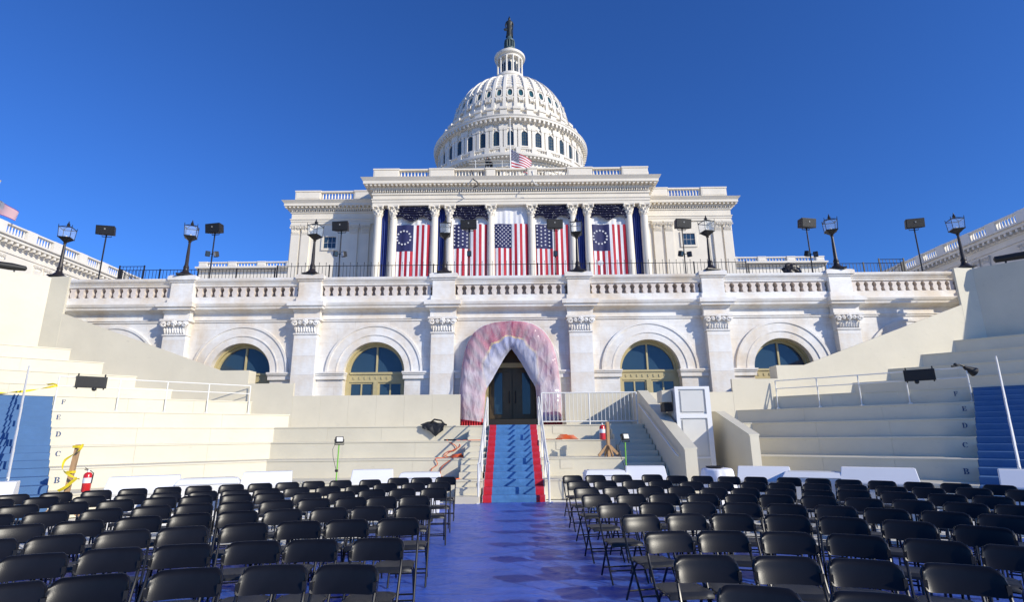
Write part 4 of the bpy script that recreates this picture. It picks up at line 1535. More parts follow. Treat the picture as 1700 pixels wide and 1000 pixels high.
P1 = parapet_wall('stair_parapet', 'sloping cream parapet with a white handrail fixed to it, beside the grey booth', 4.52, 4.84, [(14.85, 0.0), (14.85, 1.26), (19.75, 3.16), (21.19, 3.16), (21.19, 0.0)])
MB().tube([(4.45, 15.2, 1.08), (4.42, 15.3, 1.12), (4.42, 19.4, 2.70)], 0.022, 8).obj('handrail', 'white_metal', P1, 40)
P2 = parapet_wall('stair_parapet', 'cream parapet with sloping top between the grey booth and the shaded stand', 6.30, 6.54, [(14.9, 0.0), (14.9, 1.60), (17.2, 2.30), (19.47, 2.36), (19.47, 0.0)])

# ---- booth
BO = thing('booth', 'tall grey panelled booth standing between the two sloping parapets', 'booth')
bx0, bx1, by0, by1, bz = 4.90, 5.95, 16.6, 17.75, 3.06
b = MB().box(bx0 + 0.04, bx1 - 0.04, by0 + 0.05, by1, 0, bz - 0.03)
b.obj('carcass', 'booth', BO)
fr = MB()
for (a, c, d, e) in ((bx0, bx0 + 0.10, 0, bz), (bx1 - 0.14, bx1, 0, bz), (bx0 + 0.10, bx1 - 0.14, bz - 0.08, bz), (bx0 + 0.10, bx1 - 0.14, 2.12, 2.24), (bx0 + 0.10, bx1 - 0.14, 0.95, 1.0)):
    fr.box(a, c, by0, by0 + 0.049, d, e)
fr.obj('frame', 'white', BO)
MB().box(bx0 + 0.17, bx1 - 0.2, by0 + 0.015, by0 + 0.047, 2.31, bz - 0.13).obj('upper_panel', 'booth', BO)
MB().box(bx0 + 0.17, bx1 - 0.2, by0 + 0.015, by0 + 0.047, 1.05, 2.07).obj('lower_panel', 'booth', BO)
MB().box(bx0 - 0.30, bx0 - 0.002, by0 + 0.35, by1 - 0.2, 2.62, bz - 0.08).obj('side_hood', 'cream_side', BO)
MB().box(bx0 - 0.24, bx0 - 0.003, by0 + 0.40, by1 - 0.3, 2.34, 2.60).obj('control_box', 'grille', BO)
MB().tube([(bx1 + 0.06, by0 + 0.2, 0.0), (bx1 + 0.03, by0 + 0.15, 2.3)], 0.02, 6).obj('cable', 'iron', BO)

# ---- pedestrian railing right of the carpeted steps
PR = thing('platform_railing', 'white steel railing with close vertical bars on the landing beside the door', 'railing')
ra, rb, yr, z0, z1 = 1.02, 4.40, 19.62, 2.03, 3.13
MB().tube([(ra, yr, z1), (rb, yr, z1)], 0.024, 8).obj('top_rail', 'white_metal', PR, 40)
MB().tube([(ra, yr, z0 + 0.1), (rb, yr, z0 + 0.1)], 0.02, 8).obj('bottom_rail', 'white_metal', PR, 40)
for x in (ra, (ra + rb) / 2, rb):
    MB().tube([(x, yr, 2.02), (x, yr, z1)], 0.026, 8).obj('post', 'white_metal', PR, 40)
b = MB()
n = 24
for k in range(1, n):
    if k != n // 2:
        x = ra + (rb - ra) * k / n
        b.tube([(x, yr, z0 + 0.1), (x, yr, z1)], 0.010, 6)
stuff(b.obj('bars', 'white_metal', PR, 40))

# ================================================================== DOOR DRAPE UNDER PLASTIC
YDR = 22.42
DR = thing('door_drape', 'red and blue curtain round the door arch, wrapped in clear plastic sheeting', 'drape')
outer = [(763, 706), (762, 672), (764, 640), (767, 606), (773, 578), (784, 556), (799, 543), (820, 535.5), (848, 532.5), (876, 535), (897, 545), (911, 560), (921, 582), (927, 610), (931, 645), (933, 675), (932, 706)]
inner = [(802, 706), (803, 690), (805, 668), (807, 648), (817, 630), (827, 612), (836, 596), (843, 586), (849, 580), (855, 587), (862, 597), (871, 612), (880, 628), (889, 644), (891, 668), (892, 690), (892, 706)]


def resample(pts, n):
    P_ = [Vector(p) for p in pts]
    out = []
    for i in range(n + 1):
        f = i / n * (len(P_) - 1)
        k = min(int(f), len(P_) - 2)
        a = P_[max(k - 1, 0)]
        b_ = P_[k]
        c = P_[k + 1]
        d = P_[min(k + 2, len(P_) - 1)]
        t = f - k
        out.append(0.5 * ((2 * b_) + (c - a) * t + (2 * a - 5 * b_ + 4 * c - d) * t * t + (3 * b_ - a - 3 * c + d) * t ** 3))
    return out


NU_, NV_ = 150, 34
OU, IN = resample(outer, NU_), resample(inner, NU_)


def drape_pt(u, v, lift, crinkle):
    """u along the arch, v from the outer rim (0) to the inner edge (1)."""
    f = min(max(u, 0.0), 0.99999) * NU_
    i = int(f)
    f -= i
    q = (OU[i] * (1 - f) + OU[i + 1] * f) * (1 - v) + (IN[i] * (1 - f) + IN[i + 1] * f) * v
    p = atY(q.x, q.y, YDR)
    bulge = 0.26 * (1 - abs(2 * min(1.0, max(0.0, v)) - 1) ** 5)
    return p, bulge + lift + crinkle


def curtain(u, v):
    p, bu = drape_pt(u, v, 0, 0)
    fold = 0.05 * math.sin(u * 118 + 1.5 * math.sin(u * 23)) * (0.5 + 0.5 * v) + 0.02 * math.sin(v * 14 + 7 * u)
    return (p.x, YDR - bu - fold + 0.10, p.z)


def in_range(u, v):
    # which cloth: 0 red, 1 blue (inner tie-backs), 2 gold fringe
    e = 0.5 - abs(u - 0.5)
    lim = 0.56 + 0.03 * math.cos(u * 60)
    if e < 0.31:
        lim += 0.44 * min(1.2, (0.31 - e) / 0.12) ** 2
    if lim > 0.97:
        return 0
    if v > lim + 0.03:
        return 1
    if v > lim - 0.02:
        return 2
    return 0


b = MB()
b.grid(curtain, NU_, NV_)
fi = 0
for j in range(NV_):
    for i in range(NU_):
        b.m[fi] = in_range((i + 0.5) / NU_, (j + 0.5) / NV_)
        fi += 1
cobj = b.obj('curtain', ['curtain_red', 'curtain_blue', 'gold'], DR, 70, normals=False)


def film(u, v):
    """Plastic: tight over the rim, hanging with long creases; ends short of the floor so the red hem shows."""
    uu = 0.022 + u * 0.956
    p, bu = drape_pt(uu, v * 1.02 - 0.01 if v > 0 else 0, 0.05, 0)
    sd = 1 if p.x > 0 else -1
    a = noise.noise(Vector((p.x * 1.1 + sd * p.z * 0.8, p.z * 0.5, 3.1)))
    c = noise.noise(Vector((p.x * 1.6 - sd * p.z * 1.5, p.z * 0.7 + sd * p.x * 0.6, 7.7)))
    cr = 0.10 * a + 0.05 * c
    return (p.x, YDR - bu - cr - 0.03, p.z)


b = MB()
b.grid(film, 260, 60)
b.obj('plastic_sheet', 'film', DR, 180, normals=False)
for us in ((762.5, 802), (893, 933)):
    a, c = atY(us[0], 700, YDR), atY(us[1], 700, YDR)

    def hem(u, v, a=a, c=c):
        x = a.x + (c.x - a.x) * u
        t = u if a.x < 0 else 1 - u
        top = 2.21 + 0.13 * t
        return (x, YDR - 0.28 - 0.03 * math.sin(u * 60) + 0.15 * abs(u - 0.5), 2.025 + (top - 2.025) * v)
    MB().grid(hem, 60, 3).obj('hem', 'red', DR, 70, normals=False)
# dark reveal behind the curtain so the doorway reads as a passage
MB().box(-2.04, -1.34, 22.60, 22.89, 2.02, 4.0).obj('passage_side', 'cream_side', CT)
MB().box(1.30, 2.0, 22.60, 22.89, 2.02, 4.0).obj('passage_side', 'cream_side', CT)

# ================================================================== FLAGS, BUNTING AND DRAPES ON THE PORTICO
YF = YC - 0.12
star5 = [(math.sin(2 * PI * i / 10) * (1 if i % 2 == 0 else 0.42), math.cos(2 * PI * i / 10) * (1 if i % 2 == 0 else 0.42)) for i in range(10)]


def stars_mesh(pts, r, y):
    b = MB()
    for (x, z) in pts:
        b.prism([(x + r * a, z + r * c) for a, c in star5], y - 0.012, y)
    return b


def wave(x, z, ph):
    return 0.07 * math.sin(x * 3.1 + ph) + 0.035 * math.sin(x * 8 + z * 0.5 + ph * 2) * (0.3 + 0.7 * min(1, abs(z) / 6))


def hanging_flag(u0, u1, vt, canton, stars, label, ph):
    a, c = atY(u0, vt, YF), atY(u1, vt, YF)
    w = c.x - a.x
    h = 10.6
    Fg = thing('hanging_flag', label, 'flag', (a.x, YF, a.z), 0, 'flags hanging in the portico')
    cols, rows = 13 * 3, 40
    cw, chh = canton
    b = MB()
    b.grid(lambda u, v: (u * w, wave(u * w, v * h, ph), -v * h), cols, rows)
    k = 0
    for j in range(rows):
        for i in range(cols):
            x, z = (i + 0.5) / cols, (j + 0.5) / rows
            if x < 7 / 13 and z < chh:
                b.m[k] = 2
            else:
                b.m[k] = 0 if (i // 3) % 2 == 0 else 1
            k += 1
    b.obj('cloth', ['flag_red', 'flag_white', 'flag_blue'], Fg, 60, normals=False)
    cwid, chgt = w * 7 / 13, h * chh
    pts = []
    if stars == 13:
        r = cwid * 0.36
        pts = [(cwid / 2 + r * math.sin(2 * PI * k / 13), -chgt * 0.5 + r * 1.04 * math.cos(2 * PI * k / 13)) for k in range(13)]
        rr = 0.15
    elif stars == 26:
        for q in range(4):
            for p in range(6):
                pts.append((cwid * (0.18 + 0.215 * q), -chgt * (0.09 + 0.155 * p + (0.05 if q % 2 else 0))))
        rr = 0.135
    else:
        for q in range(9):
            n = 6 if q % 2 == 0 else 5
            for p in range(n):
                pts.append((cwid * (0.08 + 0.105 * q), -chgt * ((0.09 if n == 6 else 0.172) + 0.164 * p)))
        rr = 0.105
    sb = MB()
    for (x, z) in pts:
        yy = wave(x, z, ph) - 0.02
        sb.prism([(x + rr * p, z + rr * q) for p, q in star5], yy - 0.03, yy)
    stuff(sb.obj('stars', 'flag_white', Fg))
    return Fg


hanging_flag(655.5, 714, 374, (29, 0.292), 13, 'striped flag with a ring of stars, portico end above the sunlit stand', 0.3)
hanging_flag(749, 809, 373, (28, 0.268), 26, 'striped flag with stars in columns, next to the middle flag towards the sunlit stand', 1.4)
hanging_flag(818, 876, 372, (29, 0.275), 50, 'middle striped flag with fifty stars under a plain white cloth', 2.2)
hanging_flag(886, 943, 373, (29, 0.268), 26, 'striped flag with stars in columns, next to the middle flag towards the shaded stand', 3.1)
hanging_flag(979.5, 1038, 373, (29, 0.29), 13, 'striped flag with a ring of stars, portico end above the shaded stand', 4.0)
bays_u = [(650, 719), (744, 813), (813, 880), (880, 948), (974, 1042)]
nm5 = ['outer bay above the sunlit stand', 'inner bay towards the sunlit stand', 'middle bay', 'inner bay towards the shaded stand', 'outer bay above the shaded stand']
for i, (u0, u1) in enumerate(bays_u):
    a, c = atY(u0 + 1, 345, YF + 0.15), atY(u1 - 1, 345, YF + 0.15)
    zt_, zl = z_col - 0.02, z_col - 12
    b = MB()
    b.grid(lambda u, v: (a.x + (c.x - a.x) * u, YF + 0.24 + 0.05 * math.sin(u * 46) * (0.3 + v) + 0.04 * math.sin(u * 17 + 2 * i), zt_ + (z_col - 10.0 - zt_) * v), 90, 8)
    tag(b.obj('backing_cloth', 'flag_white', None, 60, normals=False), 'white cloth behind the flag, ' + nm5[i], 'cloth', 'white cloths behind the flags')
    if i == 2:
        continue
    BU = thing('bunting', 'navy star-spotted bunting swagged above the flag in the ' + nm5[i], 'bunting', (a.x, YF - 0.13, z_col - 0.03), 0, 'bunting above the flags')
    w = c.x - a.x

    def low(u):
        # scalloped lower edge: deep swag in the middle, tails at the sides
        mid = 1.86 - 2.6 * (2.1 * (u - 0.5)) ** 2
        side = 1.95 - 4.2 * min(u, 1 - u) * 1.0
        return max(mid, side, 1.35 - 0.2 * abs(u - 0.5))

    def bfn(u, v, w=w):
        d = low(u) * v
        sag = 1 - (2 * u - 1) ** 2
        y = -0.10 * math.sin((d * (1 + 0.6 * sag) - 0.7 * sag) * 13) - 0.12 * sag * v
        return (u * w, y, -d)
    b = MB()
    b.grid(bfn, 48, 22)
    b.obj('swag', 'bunting', BU, 60, normals=False)
    sb = MB()
    for q in range(64):
        u, v = random.random(), random.random()
        x, y, z = bfn(u, v)
        r = random.uniform(0.03, 0.05)
        sb.prism([(x + r * p, z + r * 0.7 * t) for p, t in star5], y - 0.06, y - 0.03)
    stuff(sb.obj('stars', 'flag_white', BU))
for i, (u0, u1) in enumerate(((632.5, 641.5), (728, 736.5), (957, 966), (1051, 1059.5))):
    a, c = atY(u0 - 3, 348, YC + 0.2), atY(u1 + 3, 348, YC + 0.2)
    b = MB()
    b.grid(lambda u, v: (a.x + (c.x - a.x) * u + 0.05 * math.sin(v * 3 + i), YC + 0.25 + 0.09 * math.sin(u * 26 + 0.6 * v + i), z_col - 0.1 + (z_base + 0.05 - z_col) * v), 48, 10)
    tag(b.obj('blue_drape', 'drape_blue', None, 60, normals=False), 'royal blue pleated drape between the paired columns, ' + ('outer' if i in (0, 3) else 'inner') + ' pair towards the ' + SIDE[-1 if i < 2 else 1], 'drape', 'blue drapes between columns')


def wind_flag(name, label, base, ztop, size, foldx, zflag, drop, pole_r=0.06):
    """Flag on a pole blowing towards +x, drooping."""
    Fg = thing(name, label, 'flag', base)
    MB().tube([(0, 0, 0), (0, 0, ztop - base[2])], pole_r, 8, pole_r * 0.6).obj('pole', 'white_metal', Fg, 40)
    MB().ball((0, 0, ztop - base[2] + pole_r), pole_r * 1.6, 8).obj('finial', 'gold', Fg, 40)
    w, h = size
    zf = zflag - base[2]
    rows, cols = 26, 40

    def fn(u, v):
        return (0.07 + w * u * foldx + 0.06 * math.sin(9 * u + 2 * v), 0.25 * math.sin(u * 8 + v * 1.2) * (0.3 + u) * 0.6 + 0.3 * u, zf - h * v * (1 - 0.3 * u) - drop * u ** 1.1)
    b = MB()
    b.grid(fn, cols, rows)
    k = 0
    for j in range(rows):
        for i in range(cols):
            if i < cols * 0.42 and j < 14:
                b.m[k] = 2
            else:
                b.m[k] = 0 if (j // 2) % 2 == 0 else 1
            k += 1
    b.obj('cloth', ['flag_red', 'flag_white', 'flag_blue'], Fg, 60, normals=False)
    sb = MB()
    for p in range(7):
        for q in range(6):
            x, y, z = fn(0.42 * (q + 0.5) / 6, (14 / 26) * (p + 0.5) / 7)
            sb.prism([(x + 0.07 * a, z + 0.07 * c) for a, c in star5], y - 0.04, y - 0.02)
    stuff(sb.obj('stars', 'flag_white', Fg))
    return Fg


yfp = 60.5
wind_flag('flagpole', 'striped flag drooping at half mast on a thin white pole above the portico roof', (atY(847.5, 290, yfp).x, yfp, zz[4] + 0.25), atY(847, 196, yfp).z, (2.6, 2.75), 0.98, atY(848, 248, yfp).z, 1.35, 0.075)
p = atX(-7, 330, -68)
wind_flag('flagpole', 'striped flag blowing on a pole over the wing behind the sunlit stand', (p.x, p.y, 27.0), p.z + 2.5, (3.6, 1.9), 0.80, p.z, 1.7, 0.07)

# ================================================================== TERRACE LANTERNS
def make_lamp():
    Lp = thing('lantern_post', '', 'street lamp', (0, 0, 0), 0, 'lantern posts along the terrace')
    b = MB()
    b.tbox(0, 0, 0, 0.05, 0.62, 0.5, 0.62, 0.5)
    b.lathe([(0.28, 0.05), (0.25, 0.08), (0.17, 0.14), (0.12, 0.20), (0.10, 0.30), (0.115, 0.34), (0.09, 0.42)], 12)
    b.obj('base', 'iron_brown', Lp, 35)
    b = MB()
    b.lathe([(0.082, 0.42), (0.072, 0.50), (0.064, 0.9), (0.046, 1.38), (0.072, 1.41), (0.045, 1.45)], 10)
    b.obj('post', 'iron_brown', Lp, 35)
    b = MB()
    b.tbox(0, 0, 1.45, 1.60, 0.10, 0.10, 0.42, 0.42)
    b.tbox(0, 0, 1.60, 1.625, 0.46, 0.46, 0.47, 0.47)
    hw0, hw1, z0, z1 = 0.215, 0.245, 1.625, 2.02
    for sx in (-1, 1):
        for sy in (-1, 1):
            b.tube([(sx * hw0, sy * hw0, z0), (sx * hw1, sy * hw1, z1 + 0.10)], 0.013, 6)
            b.tube([(sx * hw1, sy * hw1, z1), (0, 0, z1 + 0.14)], 0.011, 6)
    for a, c in (((-1, -1), (1, -1)), ((1, -1), (1, 1)), ((1, 1), (-1, 1)), ((-1, 1), (-1, -1))):
        b.tube([(a[0] * hw1, a[1] * hw1, z1), (c[0] * hw1, c[1] * hw1, z1)], 0.014, 6)
        b.tube([(a[0] * hw0, a[1] * hw0, z0), (c[0] * hw0, c[1] * hw0, z0)], 0.012, 6)
    fr_ = b.obj('lantern_frame', 'iron', Lp)
    for q in range(4):
        g = MB().add([(-hw0 + 0.01, -hw0, z0 + 0.01), (hw0 - 0.01, -hw0, z0 + 0.01), (hw1 - 0.01, -hw1, z1 - 0.01), (-hw1 + 0.01, -hw1, z1 - 0.01)], [(0, 1, 2, 3)])
        g.xf(Matrix.Rotation(q * PI / 2, 4, 'Z'))
        g.obj('pane', 'lamp_glass', fr_)
    MB().lathe([(0.07, 2.13), (0.05, 2.16), (0.065, 2.20), (0.03, 2.25), (0.012, 2.34)], 8).obj('finial', 'iron', Lp, 40)
    MB().lathe([(0.035, 1.63), (0.04, 1.72), (0.015, 1.74)], 8).obj('burner', 'white', Lp, 40)
    Lp.scale = (1.04, 1.04, 1.12)
    return Lp


lamp = make_lamp()
ords = {0: 'fourth', 1: 'third', 2: 'second', 3: 'first', 4: 'first', 5: 'second', 6: 'third', 7: 'fourth'}
for i, px in enumerate(PIERS):
    s = -1 if i < 4 else 1
    lb = 'black lantern post on the %s terrace pier from the door, %s side' % (ords[i], SIDE[s])
    loc = (px, 22.72, 8.581)
    rzv = R((18, 24, -12, 8, -10, 14, -20, -16)[i])
    if i == 0:
        lamp.location, lamp.rotation_euler, lamp['label'] = loc, (0, 0, rzv), lb
    else:
        dup(lamp, loc, rzv, lb)

# ================================================================== LOUDSPEAKERS ON POLES
SPK = [(178, 383.5, 0), (358, 380, 2), (567.5, 376.5, 2), (779, 374, 1), (920, 373, 1), (1131.5, 372.5, 2), (1337.5, 371.5, 2), (1516, 372, 0)]
YSP = 24.75
for i, (u, v, extra) in enumerate(SPK):
    p = atY(u, v, YSP)
    s = -1 if i < 4 else 1
    kk = {0: 'fourth', 1: 'third', 2: 'second', 3: 'first', 4: 'first', 5: 'second', 6: 'third', 7: 'fourth'}[i]
    Sp = thing('loudspeaker_pole', 'black loudspeaker on a pole on the terrace, %s from the middle flag, %s side' % (kk, SIDE[s]), 'loudspeaker', (p.x, YSP, 7.282), 0, 'loudspeakers on poles along the terrace')
    hz = p.z - 7.282
    MB().tube([(0, 0, 0.02), (0, 0, hz - 0.1)], 0.032, 8).obj('pole', 'iron', Sp, 40)
    MB().lathe([(0.3, 0.0), (0.3, 0.025), (0.06, 0.04)], 14).obj('base', 'iron', Sp, 40)
    yaw = R((14, -12, -6, -4, 4, 10, 12, -14)[i])
    mt = Matrix.Translation((0, 0, hz)) @ Matrix.Rotation(yaw, 4, 'Z') @ Matrix.Rotation(R(10), 4, 'X')
    b = MB()
    f = [(-0.40, -0.23, -0.23), (0.40, -0.23, -0.23), (0.40, -0.23, 0.23), (-0.40, -0.23, 0.23)]
    r_ = [(-0.28, 0.22, -0.20), (0.28, 0.22, -0.20), (0.28, 0.22, 0.20), (-0.28, 0.22, 0.20)]
    b.add(f + r_, [(0, 1, 2, 3), (7, 6, 5, 4)] + [(a, (a + 1) % 4, 4 + (a + 1) % 4, 4 + a) for a in range(4)])
    b.xf(mt)
    cab = b.obj('cabinet', 'black_box', Sp, bevel=0.012)
    g = MB().box(-0.37, 0.37, -0.245, -0.231, -0.20, 0.20).xf(mt)
    g.obj('grille', 'grille', cab)
    g = MB().box(-0.03, 0.03, -0.26, -0.246, 0.02, 0.09).xf(mt)
    g.obj('badge', 'grey_vent', cab)
    y_ = MB().tube([(-0.2, 0, -0.25), (-0.2, 0.0, -0.30), (0.2, 0, -0.30), (0.2, 0, -0.25)], 0.018, 6).xf(mt)
    y_.obj('yoke', 'iron', Sp)
    zq = atY(u, 422, YSP).z - 7.282
    for q in range(extra):
        sx = (-1, 1)[q] if extra == 2 else 0
        mt2 = Matrix.Translation((sx * 0.21 + 0.02, -0.06, zq - 0.03 * q)) @ Matrix.Rotation(R(-sx * 35), 4, 'Z') @ Matrix.Rotation(R(14), 4, 'X')
        c = MB().box(-0.10, 0.10, -0.10, 0.08, -0.13, 0.13).xf(mt2).obj('floodlight', 'black_box', Sp, bevel=0.01)
        MB().box(-0.075, 0.075, -0.108, -0.101, -0.10, 0.10).xf(mt2).obj('lens', 'white' if (i in (1, 2) and q == 1) else 'glass', c)
        MB().tube([(0, 0, zq), (sx * 0.16, -0.03, zq)], 0.015, 6).obj('arm', 'iron', Sp)

# ================================================================== IRON FENCE ON THE TERRACE
def fence(label, p, q, z0, zr, n_post, spear=True):
    p, q = Vector(p), Vector(q)
    Fn = thing('iron_fence', label, 'fence')
    d = q - p
    L = d.length
    for zz_ in (z0 + 0.15, zr):
        MB().tube([(p.x, p.y, zz_), (q.x, q.y, zz_)], 0.016, 6).obj('rail', 'iron', Fn)
    for i in range(n_post + 1):
        w = p + d * (i / n_post)
        MB().box(w.x - 0.025, w.x + 0.025, w.y - 0.025, w.y + 0.025, z0, zr + 0.05).obj('post', 'iron', Fn)
    for i in range(n_post):
        b = MB()
        n = max(2, int(L / n_post / 0.155))
        for k in range(1, n):
            w = p + d * ((i + k / n) / n_post)
            top = zr + (0.13 if spear and k % 2 == 0 else 0.0)
            b.box(w.x - 0.008, w.x + 0.008, w.y - 0.008, w.y + 0.008, z0 + 0.1, top)
            if spear and k % 2 == 0:
                b.tbox(w.x, w.y, top, top + 0.05, 0.034, 0.034, 0.004, 0.004)
                b.tbox(w.x, w.y, top - 0.02, top, 0.008, 0.008, 0.034, 0.034)
        stuff(b.obj('pickets', 'iron', Fn))
    return Fn


zrail = atY(845, 439, 24.3).z
fence('long black iron picket fence with spear tips behind the stone balustrade', (-11.0, 24.3), (11.0, 24.3), 7.282, zrail, 9)
for s in (-1, 1):
    zl = zrail - 0.02
    fence('plain black picket fence behind the balustrade at the end above the ' + SIDE[s], (s * 11.1, 24.3), (s * 18.3, 24.3), 7.282, zl - 0.10, 4, False)
    fence('black picket fence running back across the terrace behind the ' + SIDE[s], (s * 19.2, 25.4), (s * 21.5, 33.0), 7.282, 9.75, 4, False)
    fence('short raised black fence around the terrace stair behind the ' + SIDE[s], (s * 19.1, 25.2), (s * 17.9, 25.2), 7.282, 9.85, 1, False)

# ================================================================== FLOOR: TARP
def tarp_in(x, y):
    e = 0.25 * noise.noise(Vector((x * 0.7, y * 0.7, 0)))
    if y > 14.62 + 0.06 * noise.noise(Vector((x * 2, 0, 5))):
        return False
    if y < 8.9 + e + 0.25 * math.sin(x):
        return abs(x) < 9.3 + e
    return -2.5 + e < x < 3.0 + e


def tarp_z(x, y):
    a = noise.noise(Vector((x * 0.9 + 0.5 * y, y * 0.5 - x * 0.3, 1.0)))
    b_ = noise.noise(Vector((x * 1.2, y * 3.6 + x * 1.6, 4.0)))
    c = noise.noise(Vector((x * 6.0 + y, y * 8.0 - 3 * x, 9.0)))
    ridge = lambda q, w: max(0.0, 1 - abs(q) / w)
    fold = 0.0
    for dx, dy, o, sp in ((0.80, 0.60, 0.3, 1.9), (-0.55, 0.83, 0.8, 2.3), (0.05, 1.0, 0.1, 1.5)):   # old packing folds
        q = ((x * dx + y * dy + o + 0.04 * a) / sp) % 1.0
        fold = max(fold, max(0.0, 1 - abs(q - 0.5) * sp / 0.045))
    return 0.004 + 0.010 * ridge(a, 0.06) ** 1.4 + 0.012 * ridge(b_, 0.06) ** 1.3 + 0.003 * ridge(c, 0.14) + 0.004 * (0.5 + 0.5 * a) + 0.009 * fold


b = MB()
idx = {}
xs_ = [-9.6 + 0.05 * i for i in range(386)]
ys_ = [1.2]
while ys_[-1] < 14.7:
    ys_.append(ys_[-1] + 0.03 + 0.0020 * ys_[-1])
ok = [[tarp_in(x, y) for x in xs_] for y in ys_]
for j, y in enumerate(ys_):
    for i, x in enumerate(xs_):
        if ok[j][i]:
            idx[(i, j)] = len(b.v)
            b.v.append((x, y, tarp_z(x, y)))
for j in range(len(ys_) - 1):
    for i in range(len(xs_) - 1):
        q = [(i, j), (i + 1, j), (i + 1, j + 1), (i, j + 1)]
        if all(t in idx for t in q):
            b.f.append([idx[t] for t in q])
            b.m.append(0)
tag(b.obj('blue_tarp', 'tarp', None, 180, normals=False), 'wrinkled blue plastic tarp covering the aisle and the floor under the chairs', 'tarp')

# ================================================================== FOLDING CHAIRS
import numpy as np
LEFT = {1: [(740, 792.8), (700, 795), (661.6, 794.3), (615, 795.4), (566, 796), (521, 797.6), (477.6, 800), (432.5, 802), (385, 804), (331, 806), (279.7, 806.8), (222, 810), (161.6, 813), (94.6, 817), (22, 819.6)],
        2: [(729, 802), (686, 803.5), (640, 803), (593.5, 804.6), (545, 807), (493, 807.5), (443.5, 809.7), (391, 813), (338, 815), (276.4, 817), (217.7, 818.5), (149.5, 823), (70, 826.6), (-8, 831)],
        3: [(720, 811), (668, 813), (617.7, 814.7), (567, 814), (511, 816), (448, 820.7), (393, 823), (327, 824), (266, 826), (193.5, 832), (116.6, 835), (31, 841)],
        4: [(688, 825), (633.7, 826), (583, 827), (522, 829), (460, 832.8), (393, 835), (323.7, 837.6), (253, 841.6), (170.4, 847.7), (78, 851.5), (-15, 857)],
        5: [(686.5, 840.5), (613, 843), (547, 846), (470, 849), (396, 850), (317, 853.7), (232, 859), (133, 867), (31, 874.6)],
        6: [(661.6, 862.5), (577, 866), (497.4, 868), (407, 871), (305, 876.8), (206.7, 883), (94.6, 893), (-22, 899)],
        7: [(628, 896), (519, 900), (421.5, 902), (305, 907.5), (187, 912), (57, 925)],
        8: [(576, 941.6), (456.7, 943), (311.6, 949), (151.7, 959), (4, 975)]}
RIGHT = {1: [(950, 791), (988, 790), (1031.5, 790), (1082, 788.8), (1123.4, 788.4), (1165, 788.8), (1209.4, 790), (1253.8, 790.5), (1308.8, 791), (1357, 795.4), (1407.8, 796), (1463.3, 798), (1524, 800.5), (1585.8, 801), (1658.4, 803)],
         2: [(959.4, 799.4), (1004, 800), (1051, 797.6), (1095.7, 798), (1147, 798.7), (1196, 800), (1250, 800), (1297, 801.5), (1354.5, 801.5), (1414, 802), (1478, 807), (1539.6, 808.6), (1615.5, 813), (1700, 815)],
         3: [(972.6, 810), (1021, 810), (1078.6, 808), (1130, 808), (1184, 812), (1235.8, 808.6), (1294, 810), (1356.7, 812), (1416, 815), (1490, 818.5), (1571.5, 823), (1647.4, 825)],
         4: [(989, 821.8), (1047, 823), (1101, 820), (1165.5, 822), (1229, 822), (1287.5, 823), (1358, 823.5), (1433, 830.6), (1514, 831.7), (1602, 837.6), (1690, 840.5)],
         5: [(1018.8, 837.6), (1089, 836.7), (1157, 835), (1230, 836), (1305, 839), (1386, 841), (1470, 848), (1568, 851.5), (1666, 857)],
         6: [(1061.6, 856.5), (1137.5, 855), (1213.8, 856), (1305, 857), (1398, 861), (1506.7, 867), (1631, 877)],
         7: [(1107.8, 884.5), (1198, 885.6), (1305.7, 886.7), (1420, 890), (1551.7, 900), (1690, 911)],
         8: [(1170, 926), (1302, 927), (1433, 934), (1593.5, 941.6)],
         9: [(1258, 979), (1451, 990)]}
BACK_Z, BACK_Y = 0.82, 0.215


